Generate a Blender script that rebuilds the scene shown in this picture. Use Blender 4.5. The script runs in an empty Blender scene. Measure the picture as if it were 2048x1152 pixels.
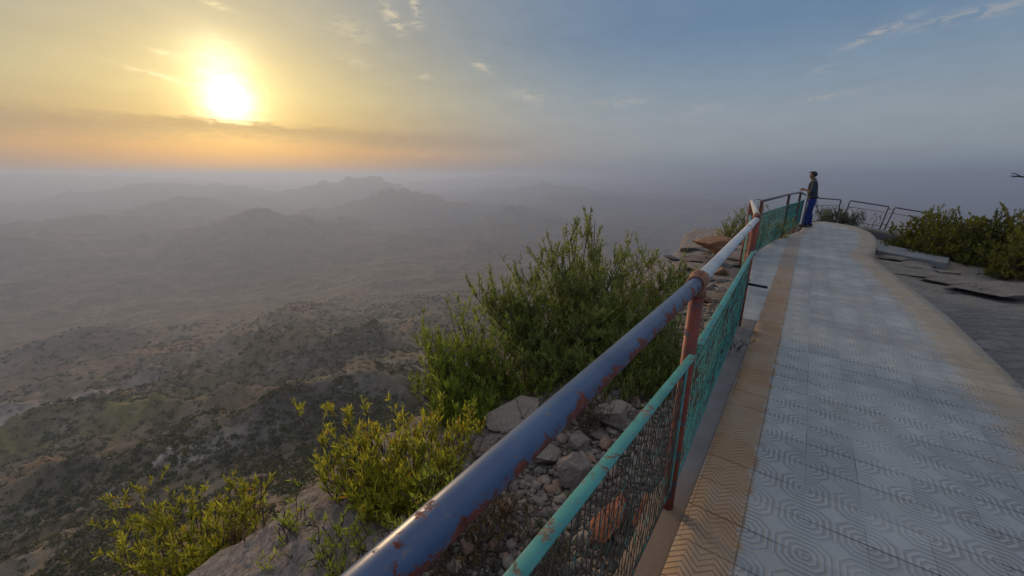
import bpy, math, random
import numpy as np
from math import radians, sin, cos, pi, exp
from mathutils import Vector, Matrix

S = bpy.context.scene
COL = S.collection
random.seed(7)
RNG = np.random.default_rng(7)

# ------------------------------------------------------------------ camera
EYE = 1.6
F_PX = 770.0
PITCH = math.atan(226 / F_PX)
cam_d = bpy.data.cameras.new("camera")
cam_d.sensor_width = 36
cam_d.lens = F_PX / 2048 * 36
cam_d.clip_start = 0.05
cam_d.clip_end = 60000
cam = bpy.data.objects.new("camera", cam_d)
cam.location = (0, 0, EYE)
cam.rotation_euler = (pi / 2 - PITCH, 0, 0)
COL.objects.link(cam)
S.camera = cam


def ray(px, py):
    x = (px - 1024) / F_PX
    u = -(py - 576) / F_PX
    c, s = cos(PITCH), sin(PITCH)
    return x, c + u * s, u * c - s


def at_z(px, py, z):
    x, y, w = ray(px, py)
    t = (z - EYE) / w
    return Vector((x * t, y * t, z))


def at_y(px, py, Y):
    x, y, w = ray(px, py)
    t = Y / y
    return Vector((x * t, Y, EYE + w * t))


def az_el(px, py):
    x, y, w = ray(px, py)
    return math.atan2(x, y), math.atan2(w, math.hypot(x, y))


SUN_AZ, SUN_EL = az_el(455, 180)

# ------------------------------------------------------------------ node helpers


def srgb(r, g, b):
    def f(c):
        c /= 255
        return c / 12.92 if c <= 0.04045 else ((c + 0.055) / 1.055) ** 2.4
    return (f(r), f(g), f(b), 1)


class NT:
    """tiny expression helper over a node tree"""

    def __init__(s, nt):
        s.nt = nt
        nt.nodes.clear()

    def n(s, typ, ins=None, **props):
        nd = s.nt.nodes.new(typ)
        for k, v in props.items():
            setattr(nd, k, v)
        for k, v in (ins or {}).items():
            s.put(nd.inputs[k], v)
        return nd

    def put(s, sock, v):
        if isinstance(v, bpy.types.NodeSocket):
            s.nt.links.new(v, sock)
        else:
            try:
                sock.default_value = v
            except Exception:
                sock.default_value = (v, v, v)

    def m(s, op, a, b=0.0, c=None, clamp=False):
        nd = s.n('ShaderNodeMath', operation=op, use_clamp=clamp)
        s.put(nd.inputs[0], a)
        s.put(nd.inputs[1], b)
        if c is not None:
            s.put(nd.inputs[2], c)
        return nd.outputs[0]

    def vm(s, op, a, b=(0, 0, 0), out=0):
        nd = s.n('ShaderNodeVectorMath', operation=op)
        s.put(nd.inputs[0], a)
        s.put(nd.inputs[1], b)
        return nd.outputs['Value'] if out == 'v' else nd.outputs[0]

    def mr(s, v, a, b, c=0.0, d=1.0, smooth=False):
        nd = s.n('ShaderNodeMapRange', interpolation_type='SMOOTHSTEP' if smooth else 'LINEAR')
        nd.clamp = True
        for k, x in zip(range(5), (v, a, b, c, d)):
            s.put(nd.inputs[k], x)
        return nd.outputs[0]

    def mix(s, f, a, b, mode='MIX'):
        nd = s.n('ShaderNodeMix', data_type='RGBA', blend_type=mode)
        s.put(nd.inputs[0], f)
        s.put(nd.inputs[6], a)
        s.put(nd.inputs[7], b)
        return nd.outputs[2]

    def ramp(s, f, stops):
        nd = s.n('ShaderNodeValToRGB')
        s.put(nd.inputs[0], f)
        el = nd.color_ramp.elements
        while len(el) < len(stops):
            el.new(0.5)
        for e, (p, c) in zip(el, stops):
            e.position = p
            e.color = c if len(c) == 4 else (*c, 1)
        return nd.outputs[0]

    def noise(s, vec, scale, detail=4, rough=0.55, dist=0.0, out=0):
        nd = s.n('ShaderNodeTexNoise', {'Vector': vec, 'Scale': scale, 'Detail': detail, 'Roughness': rough, 'Distortion': dist})
        return nd.outputs[out]

    def voro(s, vec, scale, feature='F1', out=0, rnd=1.0):
        nd = s.n('ShaderNodeTexVoronoi', {'Vector': vec, 'Scale': scale, 'Randomness': rnd}, feature=feature)
        return nd.outputs[out]

    def sep(s, v):
        nd = s.n('ShaderNodeSeparateXYZ', {0: v})
        return nd.outputs[0], nd.outputs[1], nd.outputs[2]

    def comb(s, x, y, z):
        return s.n('ShaderNodeCombineXYZ', {0: x, 1: y, 2: z}).outputs[0]

    def gauss(s, v, sig):
        q = s.m('DIVIDE', v, sig)
        q = s.m('MULTIPLY', q, q)
        q = s.m('MULTIPLY', q, -1.0)
        return s.m('EXPONENT', q)

    def scale(s, col, k):
        nd = s.n('ShaderNodeVectorMath', operation='SCALE')
        s.put(nd.inputs[0], col)
        s.put(nd.inputs['Scale'], k)
        return nd.outputs[0]


# ------------------------------------------------------------------ world (sky)
W = bpy.data.worlds.new("World")
S.world = W
W.use_nodes = True
w = NT(W.node_tree)
D = w.n('ShaderNodeTexCoord').outputs['Generated']
dx, dy, dz = w.sep(D)
el = w.m('MULTIPLY', w.m('ARCSINE', dz), 180 / pi)
az = w.m('MULTIPLY', w.m('ARCTAN2', dx, dy), 180 / pi)
SD = (sin(SUN_AZ) * cos(SUN_EL), cos(SUN_AZ) * cos(SUN_EL), sin(SUN_EL))
ang = w.m('MULTIPLY', w.m('ARCCOSINE', w.m('MINIMUM', w.vm('DOT_PRODUCT', D, SD, 'v'), 0.99999)), 180 / pi)
sky = w.n('ShaderNodeTexSky', sky_type='NISHITA', sun_disc=False)
sky.sun_elevation = SUN_EL
sky.sun_rotation = SUN_AZ
sky.altitude = 1500
sky.dust_density = 5.0
sky.air_density = 1.2
nish = w.scale(sky.outputs[0], 0.05)
e01 = w.m('DIVIDE', w.m('MAXIMUM', el, 0.0), 90.0)
cool = w.ramp(e01, [(0.0, srgb(117, 130, 146)), (0.035, srgb(140, 150, 159)), (0.07, srgb(146, 156, 166)), (0.12, srgb(130, 149, 167)),
                    (0.18, srgb(104, 132, 162)), (0.28, srgb(106, 132, 162)), (0.45, srgb(150, 165, 188)), (1.0, srgb(150, 165, 190))])
warm = w.ramp(e01, [(0.0, srgb(140, 112, 104)), (0.012, srgb(176, 130, 92)), (0.03, srgb(206, 148, 72)), (0.06, srgb(200, 164, 90)),
                    (0.10, srgb(212, 190, 126)), (0.17, srgb(190, 178, 142)), (0.3, srgb(170, 168, 160)), (1.0, srgb(150, 160, 180))])
wf = w.gauss(ang, 29.0)
base = w.mix(w.m('MULTIPLY', wf, 1.0, clamp=True), cool, warm)
# dark stratus band crossing below the sun: elevation as a function of azimuth
qv = w.comb(w.m('MULTIPLY', az, 0.06), w.m('MULTIPLY', el, 0.6), 0.0)
n2 = w.noise(w.comb(w.m('MULTIPLY', az, 0.55), w.m('MULTIPLY', el, 1.7), 9.0), 1.0, 8, 0.65, 0.5)
bn = w.noise(qv, 1.6, 5, 0.6)
A0 = [math.degrees(a) for a in az_el(0, 228)]
A1 = [math.degrees(a) for a in az_el(455, 252)]
A2 = [math.degrees(a) for a in az_el(1000, 285)]
s1 = (A1[1] - A0[1]) / (A1[0] - A0[0])
s2 = (A2[1] - A1[1]) / (A2[0] - A1[0])
da = w.m('SUBTRACT', az, A1[0])
line = w.m('ADD', A1[1], w.m('ADD', w.m('MULTIPLY', w.m('MINIMUM', da, 0.0), s1), w.m('MULTIPLY', w.m('MAXIMUM', da, 0.0), s2)))
off = w.m('ADD', w.m('SUBTRACT', el, line), w.m('ADD', w.m('MULTIPLY', w.m('SUBTRACT', bn, 0.5), 1.6), w.m('MULTIPLY', w.m('SUBTRACT', n2, 0.5), 1.5)))
near_s = w.gauss(ang, 12.0)
up_edge = w.mr(off, w.m('ADD', 1.7, w.m('MULTIPLY', near_s, -1.0)), w.m('ADD', -0.4, w.m('MULTIPLY', near_s, 0.7)), 0, 1, True)
lo_edge = w.mr(off, -2.0, -0.3, 0, 1, True)
band = w.m('MULTIPLY', up_edge, lo_edge)
band = w.m('MULTIPLY', band, w.mr(az, 20.0, -8.0, 0, 1, True))
band_s = w.m('MULTIPLY', band, w.gauss(ang, 40.0))
base = w.mix(w.m('MULTIPLY', band_s, 0.55), base, w.mix(wf, srgb(128, 128, 142), srgb(150, 124, 92)))
# wispy high clouds at the places the evening sky has them
n1 = w.noise(w.comb(w.m('MULTIPLY', az, 0.22), w.m('MULTIPLY', el, 0.6), 3.0), 1.0, 7, 0.62, 0.4)


def wisp(px, py, sa, se, tilt, amt, thr=0.40):
    a0, e0 = [math.degrees(v) for v in az_el(px, py)]
    a_ = w.m('SUBTRACT', az, a0)
    e_ = w.m('SUBTRACT', w.m('SUBTRACT', el, e0), w.m('MULTIPLY', a_, tilt))
    g = w.m('MULTIPLY', w.gauss(a_, sa), w.gauss(e_, se))
    f = w.m('MULTIPLY', g, w.mr(n2, thr, thr + 0.16, 0, 1, True))
    return w.m('MULTIPLY', f, amt)


tot = None
for q in [(785, 38, 1.1, 1.0, -0.7, 1.0), (830, 12, .7, .9, -0.8, .9), (830, 50, .9, .35, 0, .8), (420, 2, 1.4, .4, -.3, .9), (962, 133, 1.2, .5, -.4, .9),
          (850, 152, .9, .3, 0, .6), (1060, 192, 2.6, .7, -.1, .6), (1240, 205, 4, .6, .05, .45), (1755, 66, 2.2, .35, .35, 1.0, .38), (1960, 25, 5, .5, .05, .6),
          (1640, 195, 3.5, .3, .12, .4, .4), (1390, 218, 3, .6, .05, .35), (320, 152, 2.6, .25, -.18, .9, .4), (330, 106, 1.3, .25, -.1, .8, .4), (1650, 138, 1.5, .3, .1, .35),
          (700, 62, 2.5, 1.2, -.2, .35), (715, 125, 2, .6, -.2, .35)]:
    f = wisp(*q)
    tot = f if tot is None else w.m('ADD', tot, f)
tot = w.m('MINIMUM', tot, 1.0)
base = w.mix(w.m('MULTIPLY', tot, 0.9), base, w.mix(wf, srgb(176, 172, 170), srgb(246, 226, 178)))
# soft broad streaks
base = w.scale(base, w.mr(n1, 0.3, 0.7, 0.96, 1.05))
# the sky overhead, hazy and bright
base = w.mix(w.mr(el, 24, 48, 0, 1, True), base, (0.50, 0.51, 0.53, 1))
# hazy glow round the sun, cut by the band
jit = w.m('MULTIPLY', w.m('SUBTRACT', n2, 0.5), 2.2)
B_az, B_el = az_el(438, 128)
BD = (sin(B_az) * cos(B_el), cos(B_az) * cos(B_el), sin(B_el))
angb = w.m('MULTIPLY', w.m('ARCCOSINE', w.m('MINIMUM', w.vm('DOT_PRODUCT', D, BD, 'v'), 0.99999)), 180 / pi)
C_az, C_el = az_el(458, 205)
CD = (sin(C_az) * cos(C_el), cos(C_az) * cos(C_el), sin(C_el))
angc = w.m('MULTIPLY', w.m('ARCCOSINE', w.m('MINIMUM', w.vm('DOT_PRODUCT', D, CD, 'v'), 0.99999)), 180 / pi)
gl_in = w.m('ADD', w.m('MULTIPLY', w.gauss(w.m('ADD', angc, jit), 2.2), 1.7), w.m('MULTIPLY', w.gauss(w.m('ADD', angb, jit), 2.3), 0.5))
gl_mid = w.m('MULTIPLY', w.gauss(ang, 4.6), 0.55)
gl_out = w.m('MULTIPLY', w.gauss(ang, 11.0), 0.20)
streak = w.m('MULTIPLY', w.m('MULTIPLY', w.gauss(w.m('SUBTRACT', off, 0.15), 0.42), w.gauss(w.m('SUBTRACT', da, 1.0), 6.5)), w.mr(n2, 0.33, 0.5, 0.2, 1, True))
base = w.mix(w.m('MULTIPLY', streak, 0.75), base, srgb(140, 112, 66))
band = w.m('MAXIMUM', band, streak)
nb = w.m('SUBTRACT', 1.0, w.m('MULTIPLY', band, 0.97))
# what is left below the band is only the outer, orange part of the glow
below = w.mr(off, -0.8, 0.3, 0.0, 1, True)
gl_in = w.m('MULTIPLY', w.m('MULTIPLY', gl_in, nb), below)
gl_mid = w.m('MULTIPLY', w.m('MULTIPLY', gl_mid, w.m('SUBTRACT', 1.0, w.m('MULTIPLY', band, 0.75))), w.m('ADD', 0.85, w.m('MULTIPLY', below, 0.15)))
gl_out = w.m('MULTIPLY', gl_out, w.m('SUBTRACT', 1.0, w.m('MULTIPLY', band, 0.5)))
low = w.mr(el, 0.3, 4.5, 0.0, 1.0, True)
g1 = w.scale((1.0, 0.96, 0.70), gl_in)
g2 = w.scale(w.mix(below, (1.0, 0.62, 0.06, 1), (1.0, 0.86, 0.34, 1)), w.m('MULTIPLY', gl_mid, low))
g3 = w.scale((1.0, 0.72, 0.22), w.m('MULTIPLY', gl_out, low))
tot_c = w.vm('ADD', w.vm('ADD', w.vm('ADD', base, g1), g2), g3)
tot_c = w.vm('ADD', w.scale(tot_c, 0.93), w.scale(nish, 0.10))
bg = w.n('ShaderNodeBackground', {'Color': tot_c, 'Strength': 1.0})
wo = w.n('ShaderNodeOutputWorld', {'Surface': bg.outputs[0]})
W.cycles.sampling_method = 'MANUAL'
W.cycles.sample_map_resolution = 1024

# ------------------------------------------------------------------ sun and exposure
sd = bpy.data.lights.new("sun", 'SUN')
sd.energy = 2.1
sd.angle = radians(7)
sd.color = (1.0, 0.68, 0.38)
so = bpy.data.objects.new("sun", sd)
so.rotation_euler = Vector((-SD[0], -SD[1], -SD[2])).to_track_quat('-Z', 'Y').to_euler()
so.location = (-20, 30, 30)
COL.objects.link(so)
vs = S.view_settings
vs.view_transform = 'Standard'
vs.look = 'None'
vs.exposure = 0.0
vs.gamma = 1.0
vs.use_curve_mapping = False
cy = S.cycles
cy.max_bounces = 6
cy.diffuse_bounces = 2
cy.glossy_bounces = 2
cy.transmission_bounces = 3
cy.volume_bounces = 1
cy.transparent_max_bounces = 6
cy.use_denoising = True
cy.sample_clamp_indirect = 4

# ------------------------------------------------------------------ noise in numpy


def _h(ix, iy, seed):
    n = (ix.astype(np.int64) * 374761393 + iy.astype(np.int64) * 668265263 + seed * 974634777) & 0xFFFFFFFF
    n = ((n ^ (n >> 13)) * 1274126177) & 0xFFFFFFFF
    n = (n ^ (n >> 16)) & 0xFFFFFFFF
    return n / 4294967295.0


def vnoise(x, y, seed=0):
    x = np.asarray(x, float)
    y = np.asarray(y, float)
    ix = np.floor(x)
    iy = np.floor(y)
    fx = x - ix
    fy = y - iy
    fx = fx * fx * fx * (fx * (fx * 6 - 15) + 10)
    fy = fy * fy * fy * (fy * (fy * 6 - 15) + 10)
    a = _h(ix, iy, seed)
    b = _h(ix + 1, iy, seed)
    c = _h(ix, iy + 1, seed)
    d = _h(ix + 1, iy + 1, seed)
    return (a * (1 - fx) + b * fx) * (1 - fy) + (c * (1 - fx) + d * fx) * fy


def fbm(x, y, octs=5, seed=0, gain=0.5, ridged=False):
    t = 0
    a = 1
    s = 0
    for i in range(octs):
        n = vnoise(x, y, seed + i * 17)
        if ridged:
            n = 1 - abs(2 * n - 1)
            n = n * n
        t = t + a * n
        s += a
        a *= gain
        x, y = (x * 1.62 - y * 1.18) + 3.1, (x * 1.18 + y * 1.62) + 7.7
    return t / s


def sstep(a, b, x):
    t = np.clip((x - a) / (b - a), 0, 1)
    return t * t * (3 - 2 * t)


# ------------------------------------------------------------------ mesh helpers


def tag(o, label=None, cat=None, group=None, kind=None):
    if label:
        o['label'] = label
    if cat:
        o['category'] = cat
    if group:
        o['group'] = group
    if kind:
        o['kind'] = kind
    return o


def empty(name, loc=(0, 0, 0), rz=0.0):
    o = bpy.data.objects.new(name, None)
    o.empty_display_size = 0.2
    o.location = loc
    o.rotation_euler = (0, 0, rz)
    COL.objects.link(o)
    return o


def mesh_np(name, verts, faces, mat, parent=None, smooth=True, loc=None, attrs=None):
    """verts (n,3) array; faces: list of arrays each (m,k)"""
    verts = np.asarray(verts, np.float32)
    if not isinstance(faces, list):
        faces = [faces]
    faces = [np.asarray(f, np.int32) for f in faces if len(f)]
    me = bpy.data.meshes.new(name)
    me.vertices.add(len(verts))
    me.vertices.foreach_set('co', verts.ravel())
    nl = sum(f.size for f in faces)
    npoly = sum(len(f) for f in faces)
    me.loops.add(nl)
    me.loops.foreach_set('vertex_index', np.concatenate([f.ravel() for f in faces]))
    me.polygons.add(npoly)
    st = []
    o = 0
    for f in faces:
        st.append(np.arange(len(f)) * f.shape[1] + o)
        o += f.size
    me.polygons.foreach_set('loop_start', np.concatenate(st).astype(np.int32))
    if smooth:
        me.polygons.foreach_set('use_smooth', np.ones(npoly, bool))
    for k, a in (attrs or {}).items():
        at = me.attributes.new(k, 'FLOAT', 'POINT')
        at.data.foreach_set('value', np.asarray(a, np.float32).ravel())
    me.update(calc_edges=True)
    me.validate()
    if mat:
        me.materials.append(mat)
    ob = bpy.data.objects.new(name, me)
    if loc is not None:
        ob.location = loc
    COL.objects.link(ob)
    if parent:
        ob.parent = parent
    return ob


class MB:
    def __init__(s):
        s.v = []
        s.f = {}
        s.n = 0
        s.a = []

    def add(s, v, f, tint=None):
        v = np.asarray(v, float)
        for k in {len(q) for q in f}:
            s.f.setdefault(k, []).append(np.array([q for q in f if len(q) == k]) + s.n)
        s.v.append(v)
        s.a.append(np.full(len(v), 0.5 if tint is None else tint))
        s.n += len(v)

    def box(s, c, size, R=None, tint=None):
        x, y, z = [q / 2 for q in size]
        v = np.array([(a * x, b * y, d * z) for a in (-1, 1) for b in (-1, 1) for d in (-1, 1)])
        if R is not None:
            v = v @ np.array(R).T
        s.add(v + np.array(c), [(0, 1, 3, 2), (4, 6, 7, 5), (0, 4, 5, 1), (2, 3, 7, 6), (0, 2, 6, 4), (1, 5, 7, 3)], tint)

    def bar(s, p, q, w_, h_, roll=0.0):
        """rectangular bar from p to q, w_ sideways, h_ upward"""
        p = Vector(p)
        q = Vector(q)
        d = (q - p)
        L = d.length
        d.normalize()
        up = Vector((0, 0, 1)) if abs(d.z) < 0.9 else Vector((-0.8, 0.6, 0))
        sx = d.cross(up).normalized()
        up = sx.cross(d)
        if roll:
            M = Matrix.Rotation(roll, 3, d)
            sx = M @ sx
            up = M @ up
        R = np.array([list(sx), list(d), list(up)]).T
        s.box((p + q) / 2, (w_, L, h_), R)

    def tube(s, pts, rad, sides=8, caps=True, tint=None):
        pts = np.asarray([list(p) for p in pts], float)
        n = len(pts)
        rad = np.full(n, rad) if np.isscalar(rad) else np.asarray(rad, float)
        t = np.gradient(pts, axis=0)
        t /= np.linalg.norm(t, axis=1)[:, None] + 1e-12
        ref = np.array([0, 0, 1.0]) if abs(t[0][2]) < 0.9 else np.array([1.0, 0, 0])
        u = np.cross(t, ref)
        u /= np.linalg.norm(u, axis=1)[:, None] + 1e-12
        v2 = np.cross(t, u)
        a = np.arange(sides) / sides * 2 * pi
        V = pts[:, None, :] + rad[:, None, None] * (np.cos(a)[None, :, None] * u[:, None, :] + np.sin(a)[None, :, None] * v2[:, None, :])
        V = V.reshape(-1, 3)
        ii = (np.arange(n - 1) * sides)[:, None]
        jj = np.arange(sides)[None, :]
        kk = (jj + 1) % sides
        F = np.stack([ii + jj, ii + kk, ii + sides + kk, ii + sides + jj], -1).reshape(-1, 4)
        s.f.setdefault(4, []).append(F + s.n)
        if caps:
            s.f.setdefault(sides, []).append(np.array([range(sides)])[:, ::-1] + s.n)
            s.f.setdefault(sides, []).append(np.array([range(sides)]) + (n - 1) * sides + s.n)
        s.v.append(V)
        s.a.append(np.full(len(V), 0.5 if tint is None else tint))
        s.n += len(V)

    def sphere(s, c, r, seg=10, rings=6):
        r = np.array(r if hasattr(r, '__len__') else (r, r, r), float)
        V = [(0, 0, 1)]
        for i in range(1, rings):
            for j in range(seg):
                a = pi * i / rings
                b = 2 * pi * j / seg
                V.append((sin(a) * cos(b), sin(a) * sin(b), cos(a)))
        V.append((0, 0, -1))
        F = [(0, 1 + j, 1 + (j + 1) % seg) for j in range(seg)]
        for i in range(rings - 2):
            for j in range(seg):
                k = (j + 1) % seg
                F.append((1 + i * seg + j, 1 + (i + 1) * seg + j, 1 + (i + 1) * seg + k, 1 + i * seg + k))
        l = 1 + (rings - 2) * seg
        F += [(l + j, len(V) - 1, l + (j + 1) % seg) for j in range(seg)]
        s.add(np.array(V) * r + np.array(c), F)

    def build(s, name, mat, parent=None, smooth=False, origin=(0, 0, 0), attr=True):
        v = np.concatenate(s.v) - np.array(origin, float)
        f = [np.concatenate(q) for q in s.f.values()]
        o = mesh_np(name, v, f, mat, parent, smooth, None, {'tint': np.concatenate(s.a)} if attr else None)
        if parent is None:
            o.location = origin
        return o


def bevel(o, wd=0.004, seg=2):
    b = o.modifiers.new('bevel', 'BEVEL')
    b.width = wd
    b.segments = seg
    b.limit_method = 'ANGLE'
    b.angle_limit = radians(40)
    return o


# ------------------------------------------------------------------ materials


def newmat(name):
    m = bpy.data.materials.new(name)
    m.use_nodes = True
    return m, NT(m.node_tree)


def finish(n, col, rough=0.8, bump=None, bs=0.4, bd=0.01, metal=0.0, spec=0.4, transl=None):
    p = n.n('ShaderNodeBsdfPrincipled')
    n.put(p.inputs['Base Color'], col)
    n.put(p.inputs['Roughness'], rough)
    n.put(p.inputs['Metallic'], metal)
    n.put(p.inputs['Specular IOR Level'], spec)
    if bump is not None:
        b = n.n('ShaderNodeBump', {'Strength': bs, 'Distance': bd, 'Height': bump})
        n.put(p.inputs['Normal'], b.outputs[0])
    out = p.outputs[0]
    if transl is not None:
        t = n.n('ShaderNodeBsdfTranslucent', {'Color': transl})
        mx = n.n('ShaderNodeMixShader', {0: 0.45, 1: out, 2: t.outputs[0]})
        out = mx.outputs[0]
    n.n('ShaderNodeOutputMaterial', {'Surface': out})


def simple(name, col, rough=0.6, var=0.15, scale=20, bump=0.2, metal=0.0, spec=0.4):
    m, n = newmat(name)
    P = n.n('ShaderNodeTexCoord').outputs['Object']
    q = n.noise(P, scale, 5, 0.6)
    c = n.mix(n.mr(q, 0.3, 0.7), tuple(x * (1 - var) for x in col) + (1,), tuple(min(1, x * (1 + var)) for x in col) + (1,))
    finish(n, c, rough, q, bump, 0.004, metal, spec)
    return m


def painted(name, paint, under, thr=0.56, scale=9, rough=0.42, speck=None, side=None, paint2=None, dist=0.3):
    """paint with chips and rust; side: more wear where the object-space normal faces this way"""
    m, n = newmat(name)
    P = n.n('ShaderNodeNewGeometry').outputs['Position']
    N_ = n.n('ShaderNodeNewGeometry').outputs['Normal']
    a = n.noise(P, scale, 8, 0.74, dist)
    b = n.noise(P, scale * 6, 4, 0.6)
    v = n.m('ADD', a, n.m('MULTIPLY', n.m('SUBTRACT', b, 0.5), 0.16))
    if side is not None:
        k = n.vm('DOT_PRODUCT', N_, side[:3], 'v')
        v = n.m('ADD', v, n.m('MULTIPLY', n.mr(k, -0.2, 1.0), side[3]))
    chip = n.mr(v, thr, thr + 0.025, 0, 1)
    pc = n.mix(n.mr(n.noise(P, scale * 0.7, 3), 0.35, 0.65), (*paint, 1), (*(paint2 or tuple(x * 0.75 for x in paint)), 1))
    uc = n.mix(n.mr(n.noise(P, 60, 4), 0.35, 0.65), (*under, 1), (*tuple(x * 0.45 for x in under), 1))
    c = n.mix(chip, pc, uc)
    if speck is not None:
        sp = n.mr(n.noise(P, 55, 4, 0.7), 0.60, 0.66, 0, 0.75)
        c = n.mix(sp, c, (*speck, 1))
    r = n.mr(chip, 0, 1, rough, 0.85)
    h = n.m('SUBTRACT', n.m('MULTIPLY', b, 0.3), chip)
    finish(n, c, r, h, 0.5, 0.0012, 0.0, 0.5)
    return m


M = {}
M['rail_blue'] = painted('blue_rail_paint', (0.060, 0.105, 0.21), (0.20, 0.045, 0.03), 0.60, 11, 0.38, speck=(0.13, 0.12, 0.13), side=(0.62, -0.3, -0.72, 0.17), paint2=(0.035, 0.068, 0.155), dist=0.15)
M['rail_pale'] = painted('pale_rail_paint', (0.40, 0.44, 0.52), (0.22, 0.10, 0.07), 0.59, 8, 0.42, paint2=(0.52, 0.54, 0.58))
M['rail_white'] = painted('white_rail_paint', (0.5, 0.5, 0.48), (0.30, 0.2, 0.15), 0.66, 9, 0.45)
M['rail_far'] = painted('worn_rail_paint', (0.16, 0.16, 0.20), (0.14, 0.05, 0.04), 0.52, 9, 0.5)
M['post_red'] = painted('red_post_paint', (0.25, 0.04, 0.018), (0.10, 0.10, 0.14), 0.55, 11, 0.55, paint2=(0.15, 0.028, 0.016))
M['post_dark'] = painted('dark_post_paint', (0.075, 0.05, 0.05), (0.28, 0.06, 0.03), 0.58, 6, 0.6)
M['teal'] = painted('teal_paint', (0.035, 0.22, 0.225), (0.20, 0.15, 0.115), 0.575, 16, 0.5, speck=(0.20, 0.20, 0.17), paint2=(0.06, 0.28, 0.28))
M['wire_rust'] = painted('rusty_wire_paint', (0.035, 0.045, 0.04), (0.05, 0.20, 0.19), 0.56, 9, 0.6, paint2=(0.05, 0.035, 0.03))
M['wire'] = painted('teal_wire_paint', (0.025, 0.17, 0.165), (0.10, 0.07, 0.05), 0.52, 9, 0.6, paint2=(0.04, 0.28, 0.26))
M['collar'] = painted('rusty_collar', (0.30, 0.14, 0.09), (0.16, 0.06, 0.04), 0.55, 18, 0.7)
M['black_metal'] = simple('black_metal', (0.022, 0.02, 0.024), 0.5, 0.3, 30, 0.2)
M['concrete'] = None
M['skin'] = simple('skin', (0.17, 0.085, 0.055), 0.55, 0.08, 40, 0.1)
M['hair'] = simple('black_hair', (0.008, 0.007, 0.007), 0.5, 0.3, 90, 0.6)
M['shirt'] = simple('dark_grey_shirt', (0.032, 0.042, 0.060), 0.85, 0.2, 12, 0.5)
M['trousers'] = simple('blue_trousers', (0.006, 0.024, 0.16), 0.85, 0.2, 14, 0.5)
M['shoe'] = simple('dark_shoes', (0.02, 0.016, 0.016), 0.5, 0.2, 20, 0.1)
M['sole'] = simple('pale_sole', (0.3, 0.28, 0.27), 0.7, 0.1, 20, 0.1)
M['belt'] = simple('dark_belt', (0.02, 0.014, 0.01), 0.45, 0.2, 20, 0.1)
M['phone'] = simple('phone_case', (0.015, 0.015, 0.018), 0.3, 0.1, 20, 0.0)


def rock_mat(name, c1, c2, c3, scale=2.0, cracks=True, bs=0.8, bd=0.02, pos=True):
    m, n = newmat(name)
    P = n.n('ShaderNodeNewGeometry').outputs['Position']
    a = n.noise(P, scale, 8, 0.62, 0.5)
    b = n.noise(P, scale * 7, 6, 0.7)
    s_ = n.noise(P, scale * 30, 3, 0.6)
    c = n.mix(n.mr(a, 0.36, 0.62), (*c1, 1), (*c2, 1))
    c = n.mix(n.mr(b, 0.5, 0.68, 0, 0.75), c, (*c3, 1))
    c = n.mix(n.mr(s_, 0.35, 0.6, 0.35, 0), c, (0.05, 0.045, 0.045, 1))
    cr = n.voro(n.vm('ADD', P, n.scale(n.noise(P, scale * 2, 3, 0.5, 0, 1), 0.4)), scale * 2.2, 'DISTANCE_TO_EDGE')
    crk = n.mr(cr, 0.0, 0.03, 1, 0)
    crk = n.m('MULTIPLY', crk, n.mr(a, 0.42, 0.6))
    if cracks:
        c = n.mix(n.m('MULTIPLY', crk, 0.7), c, (0.03, 0.026, 0.026, 1))
    h = n.m('SUBTRACT', n.m('ADD', n.m('MULTIPLY', b, 1.0), n.m('MULTIPLY', s_, 0.25)), n.m('MULTIPLY', crk, 0.5 if cracks else 0))
    finish(n, c, 0.92, h, bs, bd, 0, 0.2)
    return m


M['rock'] = rock_mat('grey_rock', (0.27, 0.225, 0.20), (0.19, 0.165, 0.16), (0.31, 0.26, 0.23))
M['rock_pink'] = rock_mat('pinkish_rock', (0.36, 0.28, 0.25), (0.27, 0.22, 0.22), (0.40, 0.34, 0.31), 2.5, True, 1.0, 0.03)
M['rock_orange'] = rock_mat('orange_rock', (0.48, 0.16, 0.075), (0.36, 0.12, 0.06), (0.40, 0.22, 0.14), 4)
M['rock_orange2'] = rock_mat('orange_tan_rock', (0.44, 0.22, 0.12), (0.34, 0.18, 0.11), (0.36, 0.27, 0.2), 2.5)
M['rock_tan'] = rock_mat('tan_rock', (0.34, 0.20, 0.12), (0.26, 0.17, 0.12), (0.32, 0.26, 0.21), 2.5)
M['rock_dark'] = rock_mat('dark_rock', (0.15, 0.14, 0.145), (0.10, 0.095, 0.105), (0.20, 0.185, 0.18), 1.6)


def concrete_mat(name, c1, c2, brown=None, scale=3.0):
    m, n = newmat(name)
    P = n.n('ShaderNodeNewGeometry').outputs['Position']
    a = n.noise(P, scale, 7, 0.65, 0.3)
    g = n.noise(P, 130, 3, 0.7)
    c = n.mix(n.mr(a, 0.35, 0.65), (*c1, 1), (*c2, 1))
    if brown:
        y = n.m('SUBTRACT', n.sep(P)[1], n.m('MULTIPLY', n.noise(P, 5, 5), 0.7))
        c = n.mix(n.mr(y, 1.55, 1.15, 0, 0.9), c, (*brown, 1))
    c = n.mix(n.mr(g, 0.52, 0.68, 0, 0.45), c, (0.07, 0.06, 0.055, 1))
    finish(n, c, 0.9, n.m('ADD', n.m('MULTIPLY', g, 0.6), n.noise(P, 25, 5, 0.7)), 0.6, 0.006, 0, 0.25)
    return m


M['concrete'] = concrete_mat('grey_concrete', (0.17, 0.17, 0.18), (0.12, 0.12, 0.13), (0.20, 0.135, 0.095))
M['concrete_dark'] = concrete_mat('dark_concrete', (0.10, 0.10, 0.12), (0.15, 0.15, 0.165))
M['concrete_pale'] = concrete_mat('pale_concrete', (0.24, 0.25, 0.27), (0.18, 0.19, 0.21))


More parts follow.
